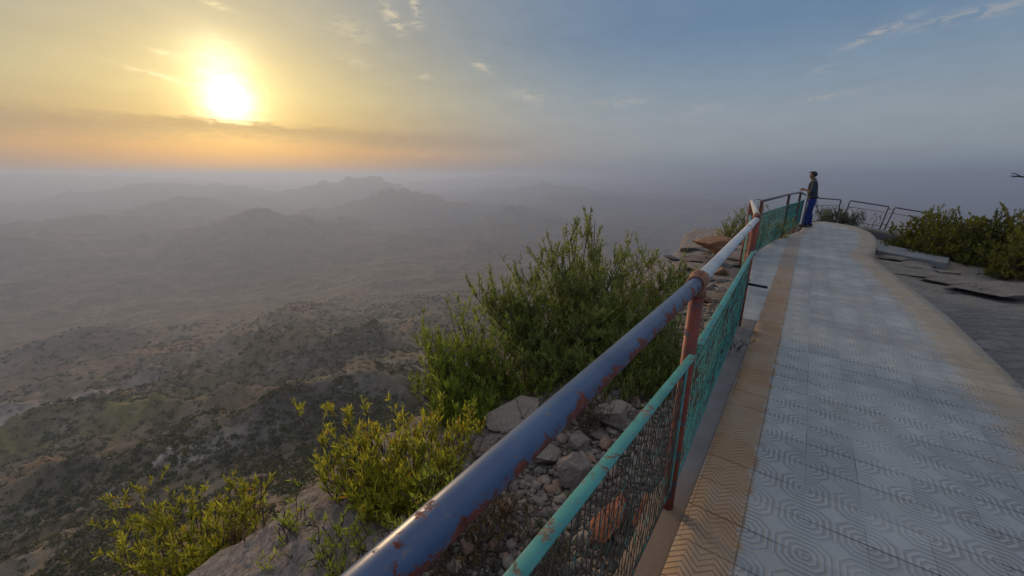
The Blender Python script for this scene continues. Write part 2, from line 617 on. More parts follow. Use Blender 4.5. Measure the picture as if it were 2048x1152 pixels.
def leaf_mat(name, cols, warm_frac=0.06, tr=1.6):
    m, n = newmat(name)
    t = n.n('ShaderNodeAttribute', attribute_name='tint').outputs['Fac']
    P = n.n('ShaderNodeNewGeometry').outputs['Position']
    k = len(cols) - 1
    c = n.ramp(t, [(i / k * (1 - warm_frac), cc) for i, cc in enumerate(cols)] + [(1 - warm_frac * 0.5, (0.30, 0.17, 0.02))])
    pt = n.noise(P, 2.2, 2)
    c = n.mix(n.mr(pt, 0.38, 0.62, 0, 0.35), c, (*tuple(x * 0.7 for x in cols[0]), 1))
    tc = n.scale(c, tr)
    finish(n, c, 0.5, None, spec=0.35, transl=tc)
    return m


M['leaf_big'] = leaf_mat('bush_leaf', [(0.10, 0.115, 0.035), (0.19, 0.225, 0.055), (0.30, 0.37, 0.08)], 0.03)
M['leaf_green'] = leaf_mat('bright_leaf', [(0.12, 0.155, 0.025), (0.22, 0.28, 0.04), (0.32, 0.38, 0.06)], 0.06, 1.8)
M['leaf_yellow'] = leaf_mat('yellow_green_leaf', [(0.17, 0.175, 0.02), (0.31, 0.31, 0.032), (0.44, 0.43, 0.05)], 0.10, 1.7)
M['leaf_dark'] = leaf_mat('dark_leaf', [(0.07, 0.076, 0.014), (0.13, 0.14, 0.02), (0.22, 0.225, 0.03)], 0.03, 1.4)
M['leaf_grey'] = leaf_mat('grey_green_leaf', [(0.05, 0.07, 0.04), (0.08, 0.11, 0.06), (0.11, 0.14, 0.08)], 0.02, 1.3)
M['leaf_dry'] = leaf_mat('dry_leaf', [(0.10, 0.06, 0.03), (0.15, 0.10, 0.045), (0.13, 0.14, 0.04)], 0.05, 1.2)
M['bark'] = simple('bark', (0.075, 0.055, 0.045), 0.9, 0.35, 30, 0.6)
M['deadwood'] = simple('dead_wood', (0.05, 0.04, 0.035), 0.9, 0.3, 30, 0.6)

# path tiles -----------------------------------------------------------------
T = 0.2286


def tile_mat():
    m, n = newmat('embossed_tiles')
    P = n.n('ShaderNodeTexCoord').outputs['Object']
    x, y, z = n.sep(P)
    # slightly uneven laying
    wob = n.noise(P, 1.3, 2)
    xx = n.m('ADD', x, n.m('MULTIPLY', n.m('SUBTRACT', wob, 0.5), 0.012))
    cx = n.m('DIVIDE', n.m('SUBTRACT', xx, 0.02), T)
    cy_ = n.m('DIVIDE', n.m('SUBTRACT', y, 1.80), T)
    fx = n.m('ABSOLUTE', n.m('SUBTRACT', n.m('FRACT', n.m('ADD', cx, 100.5)), 0.5))
    fy = n.m('ABSOLUTE', n.m('SUBTRACT', n.m('FRACT', n.m('ADD', cy_, 100.5)), 0.5))
    d = n.m('MAXIMUM', n.m('MAXIMUM', fx, fy), n.m('MULTIPLY', n.m('ADD', fx, fy), 0.635))
    ring = n.m('PINGPONG', d, 0.055)
    ringh = n.mr(ring, 0.006, 0.030, 0, 1, True)
    inside = n.mr(d, 0.478, 0.49, 1, 0)
    octh = n.m('ADD', n.m('MULTIPLY', ringh, inside), n.m('MULTIPLY', n.m('SUBTRACT', 1.0, inside), 0.75))
    # chevrons for the border tiles
    tri = n.m('PINGPONG', n.m('ADD', x, 10.0), T / 4)
    ch = n.m('PINGPONG', n.m('ADD', n.m('ADD', y, 10.0), n.m('MULTIPLY', tri, 0.95)), 0.0165)
    chh = n.mr(ch, 0.0005, 0.006, 0, 1, True)
    dl = n.n('ShaderNodeAttribute', attribute_name='dl').outputs['Fac']
    dr = n.n('ShaderNodeAttribute', attribute_name='dr').outputs['Fac']
    edge_n = n.m('MULTIPLY', n.m('SUBTRACT', n.noise(P, 7, 7, 0.75), 0.5), 0.20)
    bl_geo = n.m('MULTIPLY', n.mr(dl, 0.0, 0.004), n.mr(dl, 0.236, 0.240, 1, 0))
    br_geo = n.mr(dr, 0.26, 0.266, 1, 0)
    border = n.m('MAXIMUM', bl_geo, br_geo)
    dl2 = n.m('ADD', dl, edge_n)
    dr2 = n.m('ADD', dr, n.m('MULTIPLY', edge_n, 2.5))
    bl_c = n.m('MULTIPLY', n.mr(n.m('ADD', dl, n.m('MULTIPLY', edge_n, 0.5)), -0.01, 0.01), n.mr(dl2, 0.225, 0.255, 1, 0))
    br_c = n.m('MULTIPLY', n.mr(dr2, 0.26, 0.42, 1, 0), n.mr(n.noise(P, 3, 4), 0.3, 0.6, 0.7, 1.0))
    h = n.n('ShaderNodeMix', {0: border, 2: octh, 3: chh}, data_type='FLOAT').outputs[0]
    # joints
    ow = n.m('MULTIPLY', n.noise(P, 4.5, 5, 0.7), 0.040)
    jy = n.mr(fy, 0.0, ow, 1, 0)
    jx = n.mr(fx, 0.0, n.m('MULTIPLY', ow, 0.55), 1, 0)
    # along-joints are weak, across-joints open up
    wear = n.noise(P, 2.1, 3, 0.5)
    joint = n.m('MAXIMUM', n.m('MULTIPLY', jy, n.mr(wear, 0.38, 0.58, 0.1, 0.85)), n.m('MULTIPLY', jx, n.mr(wear, 0.45, 0.65, 0.05, 0.5)))
    # edge of the strips
    sj = n.mr(n.m('ABSOLUTE', n.m('SUBTRACT', dl, 0.238)), 0.0, 0.003, 1, 0)
    joint = n.m('MAXIMUM', joint, n.m('MULTIPLY', sj, 0.6))
    h2 = n.m('SUBTRACT', n.m('MULTIPLY', h, n.mr(n.noise(P, 2.6, 5, 0.65), 0.36, 0.6, 0.3, 1.0)), n.m('MULTIPLY', joint, 1.2))
    h2 = n.m('ADD', h2, n.m('MULTIPLY', n.noise(P, 60, 4, 0.6), 0.16))
    # colours
    a = n.noise(P, 1.1, 6, 0.6)
    grey = n.mix(n.mr(a, 0.35, 0.65), (0.35, 0.38, 0.41, 1), (0.275, 0.305, 0.345, 1))
    per = n.n('ShaderNodeTexWhiteNoise', {'Vector': n.comb(n.m('FLOOR', cx), n.m('FLOOR', cy_), 0.0)}, noise_dimensions='3D').outputs[0]
    grey = n.scale(grey, n.mr(per, 0, 1, 0.88, 1.08))
    brown = n.mix(n.mr(n.noise(P, 2.4, 5, 0.6), 0.4, 0.6), (0.28, 0.185, 0.12, 1), (0.29, 0.22, 0.165, 1))
    bleft = n.mix(n.mr(y, 6.0, 12.0, 0, 0.6), brown, grey)
    c = n.mix(bl_c, grey, bleft)
    c = n.mix(n.m('MULTIPLY', br_c, 1.0), c, n.mix(0.45, brown, (0.38, 0.36, 0.31, 1)))
    # tan drift of dust over the tiles
    dust = n.m('MULTIPLY', n.mr(n.noise(P, 1.7, 6, 0.7), 0.52, 0.68, 0, 0.5), n.mr(x, 0.1, 1.4, 0.25, 1.0))
    c = n.mix(dust, c, (0.31, 0.26, 0.20, 1))
    # recesses are dirty, and groove shade is painted in so relief reads afar
    dirt_shade = n.m('MULTIPLY', n.m('SUBTRACT', 1.0, h), n.mr(n.noise(P, 3.3, 4, 0.6), 0.35, 0.7, 0.06, 0.36))
    c = n.mix(dirt_shade, c, (0.12, 0.10, 0.085, 1))
    c = n.mix(n.m('MULTIPLY', joint, 0.8), c, (0.045, 0.036, 0.032, 1))
    st = n.mr(n.noise(P, 3.2, 7, 0.78, 0.8), 0.58, 0.70, 0, 0.55)
    c = n.mix(st, c, (0.12, 0.095, 0.085, 1))
    finish(n, c, n.mr(a, 0.3, 0.7, 0.6, 0.8), h2, 1.0, 0.0075, 0, 0.3)
    return m


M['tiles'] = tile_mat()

# ------------------------------------------------------------------ local frame along the path
PA = radians(36.87)
DU = np.array([0.6, 0.8])
DV = np.array([0.8, -0.6])


def uv2(u, v, z=0.0):
    return Vector((u * DU[0] + v * DV[0], u * DU[1] + v * DV[1], z))


def xy_uv(x, y):
    return x * DU[0] + y * DU[1], x * DV[0] + y * DV[1]


LU = [-6, 4.98, 5.0, 7, 9.0, 9.9, 11.2, 12.6, 14.33, 16.0, 17.0, 17.6, 17.9]
LVv = [-0.225, -0.225, -0.50, -0.60, -0.78, -0.74, -0.58, -0.36, -0.03, 0.05, 0.16, 0.36, 0.62]
RU = [-6, 4.37, 6.4, 9.1, 10.78, 11.6, 12.77, 14.0, 15.2, 16.3, 17.2, 17.7, 17.9]
RV = [1.85, 1.60, 1.56, 1.36, 1.21, 1.40, 1.54, 1.62, 1.62, 1.47, 1.12, 0.80, 0.66]


def path():
    us = np.unique(np.concatenate([np.arange(-6, 17.9, 0.06), [4.98, 5.0, 10.78, 17.9]]))
    nc = 22
    L = np.interp(us, LU, LVv)
    R = np.interp(us, RU, RV)
    # soften the bends a little except the sharp inner corner
    t = np.linspace(0, 1, nc)
    V = L[:, None] * (1 - t) + R[:, None] * t
    U_ = np.repeat(us[:, None], nc, 1)
    Z = 0.004 * (fbm(U_ * 1.5, V * 1.5, 3, 5) - 0.5)
    top = np.stack([V, U_, Z], -1)
    # skirts
    lft = top[:, :1].copy()
    lft[..., 2] = -0.9
    rgt = top[:, -1:].copy()
    rgt[..., 2] = -1.0
    rgt[..., 0] += 0.02
    lft[..., 0] -= 0.02
    G = np.concatenate([lft, top, rgt], 1)
    n, m_ = G.shape[:2]
    idx = np.arange(n * m_).reshape(n, m_)
    f = np.stack([idx[:-1, :-1], idx[:-1, 1:], idx[1:, 1:], idx[1:, :-1]], -1).reshape(-1, 4)
    strip_off = np.interp(G[..., 1], [-6, 4.99, 5.0, 11.5, 12.6, 17.9], [-0.225, -0.225, -0.225, -0.225, -0.225, 0.2])
    dl = G[..., 0] - strip_off
    dr = np.repeat(R[:, None], m_, 1) - G[..., 0]
    far_end = [idx[-1, i] for i in range(m_)]
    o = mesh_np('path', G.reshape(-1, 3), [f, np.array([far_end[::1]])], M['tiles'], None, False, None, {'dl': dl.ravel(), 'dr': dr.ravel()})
    o.rotation_euler = (0, 0, -(pi / 2 - math.atan2(0.8, 0.6)))
    # object axes: x -> v, y -> u
    tag(o, kind='structure')
    return o


path()

# concrete kerb under the railing -------------------------------------------
def kerb():
    us = np.arange(-6, 4.981, 0.03)
    jag = (fbm(us * 3, us * 0 + 2, 5, 9) - 0.5) * 0.06
    outer = -0.40 + jag
    inner = np.full_like(us, -0.227)
    zt = -0.012 + 0.006 * (fbm(us * 4, us * 0, 3, 4) - 0.5)
    rows = []
    for k, (a, dz) in enumerate([(0, 0), (0.02, 0), (0.5, 0.004), (0.93, -0.004), (1.0, -0.02), (1.02, -0.35)]):
        v = inner * (1 - a) + outer * a
        rows.append(np.stack([us * DU[0] + v * DV[0], us * DU[1] + v * DV[1], zt + dz], -1))
    G = np.stack(rows, 1)
    n, m_ = G.shape[:2]
    idx = np.arange(n * m_).reshape(n, m_)
    f = np.stack([idx[:-1, :-1], idx[1:, :-1], idx[1:, 1:], idx[:-1, 1:]], -1).reshape(-1, 4)
    o = mesh_np('kerb', G.reshape(-1, 3), [f, np.array([idx[-1]])], M['concrete'], None, False)
    tag(o, kind='structure')


kerb()

# ------------------------------------------------------------------ near ground
def near_h(u, v):
    """height of the hilltop ground; u along the path, v to the right"""
    # left side: gravel shelf sloping to the cliff edge
    s = -(v + 0.36)
    e = 2.05 + 0.5 * sstep(5, 9, u) + 0.35 * (fbm(u * 0.7, u * 0 + 3, 3, 11) - 0.5) + 0.9 * sstep(12, 18, u)
    zl = -0.13 - 0.20 * np.clip(s, 0, 99) + 0.10 * (fbm(u * 0.9, v * 0.9, 4, 3) - 0.5)
    # rocky layered rise beyond the big bush
    rise = sstep(6.2, 8.0, u) * sstep(0.3, 1.0, s)
    zl = zl + rise * 0.20 * fbm(u * 0.8, v * 0.8, 3, 21)
    st = 0.075
    q = zl / st + 0.9 * fbm(u * 1.3, v * 1.3, 4, 5)
    ql = (np.floor(q) + sstep(0.75, 1.0, q - np.floor(q))) * st - 0.9 * fbm(u * 1.3, v * 1.3, 4, 5) * st * 0.6
    zl = zl * (1 - 0.9 * rise) + ql * 0.9 * rise
    # large smooth rock slab at the near left edge
    slab = sstep(3.6, 2.9, u) * sstep(0.85, 1.15, s)
    zl = zl + slab * (0.03 + 0.05 * fbm(u * 3, v * 5, 5, 31, ridged=True) + 0.045 * fbm(u * 9 + v * 3, v * 14, 4, 32, 0.6, True))
    over = np.clip(s - e, 0, 99)
    zl = zl - np.where(over > 0, 0.4 * np.clip(over, 0, 0.15) / 0.15 * 0.3 + 3.2 * over, 0)
    # right side
    r = v - 1.5
    zr = -0.40 - 0.035 * np.clip(u - 6, -10, 0) * -1 * 0 - 0.05 * np.clip(r, 0, 6)
    rocky = sstep(0.2, 0.6, fbm(u * 0.5 + 3, v * 0.5, 3, 8) + 0.55 * sstep(8.2, 9.4, u + 0.2 * v) - 0.5)
    rocky = sstep(8.3, 9.1, u - 0.35 * r + 0.9 * (fbm(u, v, 3, 8) - 0.5))
    q2 = (-0.04 + 0.20 * fbm(u * 0.9, v * 0.7, 4, 41)) / 0.06 + fbm(u * 2.2, v * 1.7, 4, 42) * 1.6
    step2 = (np.floor(q2) + sstep(0.8, 1.0, q2 - np.floor(q2))) * 0.06
    zr = zr + rocky * (-0.03 + 0.85 * step2)
    zr = zr + 0.015 * (fbm(u * 3, v * 3, 4, 43) - 0.5)
    # outcrop ridge on the far right
    zr = zr - 2.6 * np.clip(v - 6.5 - 1.0 * fbm(u * 0.4, v * 0.4, 3, 44), 0, 99)
    zr = zr - 2.4 * np.clip(u - 19.5 + 0.5 * v * 0, 0, 99)
    zl = zl - 2.4 * np.clip(u - 18.3, 0, 99)
    wr = sstep(-0.35, 0.2, v)
    mid = sstep(-0.5, 1.2, v)
    z = zl * (1 - mid) + zr * mid
    return z


def ground():
    us = np.concatenate([np.arange(-5, 0, 0.12), np.arange(0, 13, 0.035), np.arange(13, 24, 0.09)])
    vs_ = np.concatenate([np.arange(-9, -3.6, 0.25), np.arange(-3.6, -0.2, 0.035), np.arange(-0.2, 1.4, 0.2), np.arange(1.4, 6.4, 0.05), np.arange(6.4, 12, 0.25)])
    Ug, Vg = np.meshgrid(us, vs_, indexing='ij')
    Z = near_h(Ug, Vg)
    # fine roughness
    Z = Z + 0.018 * (fbm(Ug * 9, Vg * 9, 3, 77) - 0.5) * sstep(-0.36, -0.7, Vg)
    inside = (Vg > np.interp(Ug, LU, LVv) + 0.15) & (Vg < np.interp(Ug, RU, RV) - 0.15) & (Ug < 17.4)
    Z = np.where(inside, -0.3, Z)
    X = Ug * DU[0] + Vg * DV[0]
    Y = Ug * DU[1] + Vg * DV[1]
    n, m_ = Z.shape
    idx = np.arange(n * m_).reshape(n, m_)
    f = np.stack([idx[:-1, :-1], idx[:-1, 1:], idx[1:, 1:], idx[1:, :-1]], -1).reshape(-1, 4)
    s = -(Vg + 0.36)
    slab = sstep(3.6, 2.9, Ug) * sstep(0.85, 1.1, s)
    rocky = np.maximum(slab, sstep(6.2, 7.4, Ug) * sstep(0.1, 0.7, s)) * (Vg < 0)
    dark = sstep(0.5, 1.3, Vg)
    rocky_r = sstep(8.3, 9.1, Ug - 0.35 * (Vg - 1.5) + 0.9 * (fbm(Ug, Vg, 3, 8) - 0.5)) * dark
    m, nn = newmat('hilltop_ground')
    P = nn.n('ShaderNodeNewGeometry').outputs['Position']
    ar = nn.n('ShaderNodeAttribute', attribute_name='rock').outputs['Fac']
    ad = nn.n('ShaderNodeAttribute', attribute_name='dark').outputs['Fac']
    arr = nn.n('ShaderNodeAttribute', attribute_name='rockr').outputs['Fac']
    asl = nn.n('ShaderNodeAttribute', attribute_name='slab').outputs['Fac']
    a = nn.noise(P, 2.2, 7, 0.65, 0.4)
    b = nn.noise(P, 14, 6, 0.7)
    g = nn.noise(P, 70, 4, 0.7)
    vc = nn.voro(P, 26, 'F1', 1)
    vd = nn.voro(P, 26, 'DISTANCE_TO_EDGE')
    vx = nn.sep(vc)[0]
    soil = nn.mix(nn.mr(a, 0.35, 0.65), (0.17, 0.115, 0.09, 1), (0.20, 0.165, 0.145, 1))
    peb = nn.mix(vx, (0.13, 0.115, 0.115, 1), (0.30, 0.27, 0.25, 1))
    gravel = nn.mix(nn.mr(vd, 0.02, 0.10), (0.045, 0.04, 0.04, 1), peb)
    soil = nn.mix(nn.mr(nn.noise(P, 1.6, 4), 0.42, 0.52), soil, gravel)
    rk = nn.mix(nn.mr(b, 0.35, 0.65), (0.26, 0.225, 0.21, 1), (0.18, 0.165, 0.165, 1))
    rk = nn.mix(nn.mr(a, 0.5, 0.62, 0, 0.6), rk, (0.30, 0.225, 0.185, 1))
    Ps = nn.vm('MULTIPLY', P, (1.9, 0.8, 2.5))
    wv = nn.noise(nn.vm('ADD', Ps, nn.scale(nn.noise(P, 3, 3, 0.5, 0, 1), 0.25)), 18, 6, 0.72, 1.2)
    pk = nn.mix(nn.mr(wv, 0.36, 0.6), (0.25, 0.205, 0.195, 1), (0.62, 0.54, 0.52, 1))
    pk = nn.mix(nn.mr(g, 0.62, 0.7, 0, .6), pk, (0.42, 0.22, 0.15, 1))
    c = nn.mix(ar, soil, rk)
    c = nn.mix(asl, c, pk)
    Pd = nn.vm('MULTIPLY', P, (1.0, 2.4, 1.0))
    dk = nn.mix(nn.mr(nn.noise(Pd, 1.5, 6, 0.65, 0.6), 0.35, 0.65), (0.16, 0.16, 0.17, 1), (0.27, 0.27, 0.275, 1))
    dk = nn.mix(nn.mr(nn.noise(Pd, 6, 7, 0.75, 0.8), 0.5, 0.62, 0, 0.6), dk, (0.06, 0.06, 0.068, 1))
    dk = nn.mix(nn.mr(nn.noise(P, 38, 4, 0.7), 0.60, 0.66, 0, 0.7), dk, (0.27, 0.26, 0.25, 1))
    dk = nn.mix(nn.mr(g, 0.55, 0.7, 0, 0.5), dk, (0.18, 0.18, 0.19, 1))
    rr = nn.mix(nn.mr(b, 0.35, 0.6), (0.22, 0.205, 0.20, 1), (0.33, 0.295, 0.27, 1))
    rr = nn.mix(nn.mr(a, 0.5, 0.66, 0, 0.7), rr, (0.32, 0.26, 0.215, 1))
    c = nn.mix(ad, c, nn.mix(arr, dk, rr))
    peb_h = nn.m('MULTIPLY', nn.mr(vd, 0.0, 0.25), nn.m('SUBTRACT', 1.0, nn.m('MAXIMUM', ar, ad)))
    h = nn.m('ADD', nn.m('ADD', nn.m('MULTIPLY', b, 1.0), nn.m('MULTIPLY', g, 0.35)), nn.m('ADD', peb_h, nn.m('MULTIPLY', nn.m('MULTIPLY', wv, 4.5), asl)))
    h = nn.m('ADD', h, nn.m('MULTIPLY', nn.m('MULTIPLY', nn.noise(Pd, 2.5, 8, 0.75, 1.0), 2.5), ad))
    finish(nn, c, 0.9, h, 1.0, 0.03, 0, 0.22)
    o = mesh_np('ground', np.stack([X, Y, Z], -1).reshape(-1, 3), f, m, None, True, None,
                {'rock': rocky.ravel(), 'dark': dark.ravel(), 'rockr': rocky_r.ravel(), 'slab': (slab * (Vg < 0)).ravel()})
    tag(o, kind='structure')


ground()


def gz(x, y):
    u, v = xy_uv(x, y)
    return float(near_h(np.array([u]), np.array([v]))[0])


# ------------------------------------------------------------------ valley terrain
PR = [20, 30, 60, 100, 200, 400, 700, 1000, 1500, 40000]
PZ = [-48, -55, -68, -90, -132, -195, -258, -300, -325, -335]


def valley_dir(px, py):
    """where a sight line meets the smooth valley profile"""
    x, y, w_ = ray(px, py)
    hz = math.hypot(x, y)
    lo, hi = 21, 30000
    for _ in range(60):
        mid = (lo * hi) ** 0.5
        if EYE + w_ / hz * mid > np.interp(mid, PR, PZ):
            lo = mid
        else:
            hi = mid
    return x / hz * lo, y / hz * lo, lo


def blob(X, Y, px, py, rx, ry, px2=None, py2=None):
    """0..1 mask: ellipse (metres) centred where the sight line lands, long axis toward second point"""
    x0, y0, r0 = valley_dir(px, py)
    if px2 is not None:
        x1, y1, _ = valley_dir(px2, py2)
        a = math.atan2(y1 - y0, x1 - x0)
        rx = math.hypot(x1 - x0, y1 - y0)
    else:
        a = math.atan2(y0, x0) + pi / 2
    dx_ = X - x0
    dy_ = Y - y0
    p = (dx_ * cos(a) + dy_ * sin(a)) / rx
    q = (-dx_ * sin(a) + dy_ * cos(a)) / ry
    return np.exp(-(p * p + q * q))


def valley_h(X, Y):
    R = np.hypot(X, Y)
    z = np.interp(R, PR, PZ)
    near = sstep(1100, 500, R)
    far = 1 - near
    # folds of the near slope
    f1 = fbm(X / 160 + 5, Y / 160, 6, 101, 0.5)
    rg = fbm(X / 110 + 2, Y / 110 + 9, 5, 102, 0.5, True)
    a = np.clip(R / 400, 0.12, 1)
    rg2 = fbm(X / 38 + 7, Y / 38, 4, 105, 0.55, True)
    z = z + near * a * (50 * (f1 - 0.5) + 42 * (rg - 0.4) + 10 * (rg2 - 0.4))
    z = z + near * 3.0 * np.clip(R / 150, 0.3, 1) * (fbm(X / 14, Y / 14, 4, 103) - 0.5)
    # dark ridge crossing the slope, humps at the brow
    z = z + 26 * blob(X, Y, 640, 850, 0, 26, 830, 800)
    z = z + 14 * blob(X, Y, 420, 890, 22, 16)
    z = z + 34 * blob(X, Y, 720, 712, 95, 60)
    z = z + 26 * blob(X, Y, 600, 730, 60, 40)
    z = z + 40 * blob(X, Y, 200, 705, 100, 55)
    z = z + 24 * blob(X, Y, 60, 720, 80, 60)
    z = z + 12 * blob(X, Y, 180, 850, 60, 22)
    z = z + 10 * blob(X, Y, 120, 960, 26, 12)
    # badlands and ranges
    u = fbm(X / 900 + 1, Y / 900 + 4, 6, 111, 0.5, True)
    v_ = fbm(X / 300, Y / 300, 6, 112, 0.55, True)
    grow = sstep(900, 2600, R)
    wx = X + 160 * (fbm(X / 500, Y / 500, 3, 114) - 0.5)
    wy = Y + 160 * (fbm(X / 500 + 9, Y / 500, 3, 115) - 0.5)
    v2 = fbm(wx / 130, wy / 130, 5, 116, 0.55, True)
    z = z + far * (150 * grow * (u - 0.32) + 34 * (v_ - 0.4) * (0.6 + grow) + 13 * (v2 - 0.4))
    # spur catching the light
    z = z + 26 * blob(X, Y, 585, 655, 0, 60, 700, 590)

    def hill(px, rng, h, wd, dp, e=2.0):
        x, y, _ = ray(px, 400)
        hz = math.hypot(x, y)
        x0, y0 = x / hz * rng, y / hz * rng
        a_ = math.atan2(y0, x0)
        dx_, dy_ = X - x0, Y - y0
        p = abs(-dx_ * sin(a_) + dy_ * cos(a_)) / wd
        q = abs(dx_ * cos(a_) + dy_ * sin(a_)) / dp
        return h * np.exp(-(p ** e + q ** 2))
    rough = 0.75 + 0.5 * fbm(X / 260, Y / 260, 5, 120, 0.55, True)
    z = z + rough * (hill(790, 3400, 185, 330, 330) + hill(890, 3500, 90, 380, 300) + hill(540, 2150, 105, 260, 210) + hill(200, 3000, 60, 500, 300) + hill(60, 2400, 50, 400, 240)
                     + hill(500, 4600, 90, 900, 400) + hill(650, 2500, 60, 260, 200) + hill(1050, 2700, 120, 300, 220) + hill(380, 3600, 120, 420, 260) + hill(680, 5200, 150, 900, 300) + hill(1200, 4200, 120, 600, 300) + hill(1000, 1750, 40, 220, 150))
    # skyline range with a table rock
    z = z + rough * (hill(300, 9500, 200, 2600, 700) + hill(1000, 9500, 290, 2000, 700) + hill(-100, 9000, 300, 1500, 600) + hill(1500, 9500, 220, 2500, 600))
    x, y, _ = ray(735, 355)
    hz = math.hypot(x, y)
    x0, y0 = x / hz * 5200, y / hz * 5200
    a_ = math.atan2(y0, x0)
    p = -(-(X - x0) * sin(a_) + (Y - y0) * cos(a_))
    q = (X - x0) * cos(a_) + (Y - y0) * sin(a_)
    z = z + hill(735, 5200, 95, 900, 300) + 0.8 * hill(300, 5600, 230, 1500, 350) + 0.8 * hill(1100, 5600, 200, 900, 350)
    cap = sstep(-360, 150, p) * sstep(190, 160, p) * np.exp(-(q / 220) ** 2)
    z = z + 72 * cap
    return np.minimum(z, 14)


def valley():
    r = np.geomspace(21, 13500, 640)
    az_ = np.radians(np.concatenate([np.arange(-110, -72, 0.8), np.arange(-72, 60, 0.2), np.arange(60, 110.1, 0.8)]))
    Rg, Ag = np.meshgrid(r, az_, indexing='ij')
    X = Rg * np.sin(Ag)
    Y = Rg * np.cos(Ag)
    Z = valley_h(X, Y)
    n, m_ = Z.shape
    idx = np.arange(n * m_).reshape(n, m_)
    f = np.stack([idx[:-1, :-1], idx[1:, :-1], idx[1:, 1:], idx[:-1, 1:]], -1).reshape(-1, 4)
    nz = (fbm(X / 26, Y / 26, 5, 130, 0.65) - 0.5) * 1.1
    wash = np.clip(1.3 * blob(X, Y, 150, 825, 0, 20, 330, 775) + 1.2 * blob(X, Y, 20, 850, 0, 16, 150, 825) + 1.2 * blob(X, Y, 390, 945, 0, 7, 520, 905) + 1.0 * blob(X, Y, 290, 975, 0, 5, 390, 945)
                   + 0.9 * blob(X, Y, 460, 735, 60, 12) + .8 * blob(X, Y, 640, 790, 40, 9) + nz, 0, 1)
    tan = np.clip(1.2 * blob(X, Y, 260, 910, 55, 14) + 1.0 * blob(X, Y, 560, 940, 0, 10, 700, 860) + 0.9 * blob(X, Y, 620, 830, 0, 14, 760, 800) + blob(X, Y, 430, 850, 60, 15)
                  + 1.0 * blob(X, Y, 400, 690, 240, 40) + nz * 0.8, 0, 1)
    olive = np.clip(1.2 * blob(X, Y, 180, 865, 90, 20) + 1.2 * blob(X, Y, 350, 830, 80, 22) + 1.1 * blob(X, Y, 120, 785, 80, 20) + blob(X, Y, 560, 810, 90, 18) + nz * 1.2, 0, 1)
    dark = np.clip(1.5 * blob(X, Y, 640, 868, 0, 22, 840, 820) + 1.2 * blob(X, Y, 420, 905, 26, 12) + blob(X, Y, 100, 1010, 30, 12) + blob(X, Y, 150, 715, 130, 30) + 1.0 * blob(X, Y, 740, 730, 100, 34) + nz, 0, 1)  # dark rock, with shade painted onto the viewer-facing sides of ridges and humps
    m, nn = newmat('valley_land')
    P = nn.n('ShaderNodeNewGeometry').outputs['Position']

    def A(k):
        return nn.n('ShaderNodeAttribute', attribute_name=k).outputs['Fac']
    a = nn.noise(P, 0.012, 8, 0.68, 0.4)
    b = nn.noise(P, 0.12, 7, 0.7)
    d = nn.noise(P, 0.6, 5, 0.7)
    c = nn.mix(nn.mr(a, 0.4, 0.6), (0.20, 0.14, 0.09, 1), (0.28, 0.19, 0.125, 1))
    c = nn.mix(nn.m('MULTIPLY', A('olive'), 0.85), c, (0.25, 0.22, 0.055, 1))
    c = nn.mix(nn.m('MULTIPLY', A('tan'), 0.8), c, (0.36, 0.19, 0.10, 1))
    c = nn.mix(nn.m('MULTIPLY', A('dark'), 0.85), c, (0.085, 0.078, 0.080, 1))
    c = nn.mix(nn.m('MULTIPLY', A('wash'), 0.85), c, (0.46, 0.40, 0.39, 1))
    c = nn.mix(nn.mr(b, 0.5, 0.62, 0, 0.6), c, (0.05, 0.052, 0.032, 1))
    c = nn.mix(nn.mr(d, 0.55, 0.66, 0, 0.6), c, (0.34, 0.29, 0.26, 1))
    h = nn.m('ADD', b, nn.m('MULTIPLY', d, 0.3))
    c = nn.mix(nn.mr(nn.noise(P, 0.035, 7, 0.7, 0.5), 0.42, 0.6, 0.4, 0), c, (0.085, 0.078, 0.032, 1))
    finish(nn, c, 0.95, h, 0.9, 2.5, 0, 0.1)
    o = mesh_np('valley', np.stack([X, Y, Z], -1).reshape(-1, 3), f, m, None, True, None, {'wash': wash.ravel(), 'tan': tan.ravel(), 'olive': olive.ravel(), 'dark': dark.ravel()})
    tag(o, kind='structure')
    # scrub
    N = 60000
    rr = np.exp(RNG.uniform(math.log(42), math.log(1000), N))
    aa = np.radians(RNG.uniform(-64, 16, N))
    x = rr * np.sin(aa)
    y = rr * np.cos(aa)
    dens = fbm(x / 45, y / 45, 4, 140) + 0.25 * fbm(x / 9, y / 9, 2, 141) + 0.25 * blob(x, y, 640, 868, 0, 22, 840, 820) - 0.35 * blob(x, y, 150, 825, 0, 18, 330, 775) - 0.25 * blob(x, y, 260, 910, 50, 12)
    keep = (dens > 0.63) | (RNG.random(N) < 0.15)
    x, y, rr = x[keep], y[keep], rr[keep]
    z = valley_h(x, y)
    n = len(x)
    K = 22
    sz = RNG.uniform(0.5, 1.0, n) ** 1.5 * np.clip(0.9 + rr / 260, 0, 3.0) * 1.25
    dirs = RNG.normal(size=(n, K, 3))
    dirs /= np.linalg.norm(dirs, axis=2)[..., None]
    dirs[..., 2] = abs(dirs[..., 2])
    rad = RNG.uniform(0.45, 1.0, (n, K, 1))
    cen = dirs * rad * sz[:, None, None] * np.array([1, 1, 0.75]) + np.stack([x, y, z], -1)[:, None, :]
    q = RNG.normal(size=(n, K, 4, 3)) * sz[:, None, None, None] * 0.20
    V = cen[:, :, None, :] + q
    tint = np.repeat(np.repeat((RNG.random(n) * 0.75)[:, None], K, 1)[:, :, None] + RNG.uniform(-0.1, 0.2, (n, K, 1)), 4, 2)
    pale = ((rr < 120) & (np.degrees(np.arctan2(x, y)) < -43) & (RNG.random(n) < 0.6)).astype(float)
    tint = tint * (1 - pale[:, None, None]) + 0.95 * pale[:, None, None]
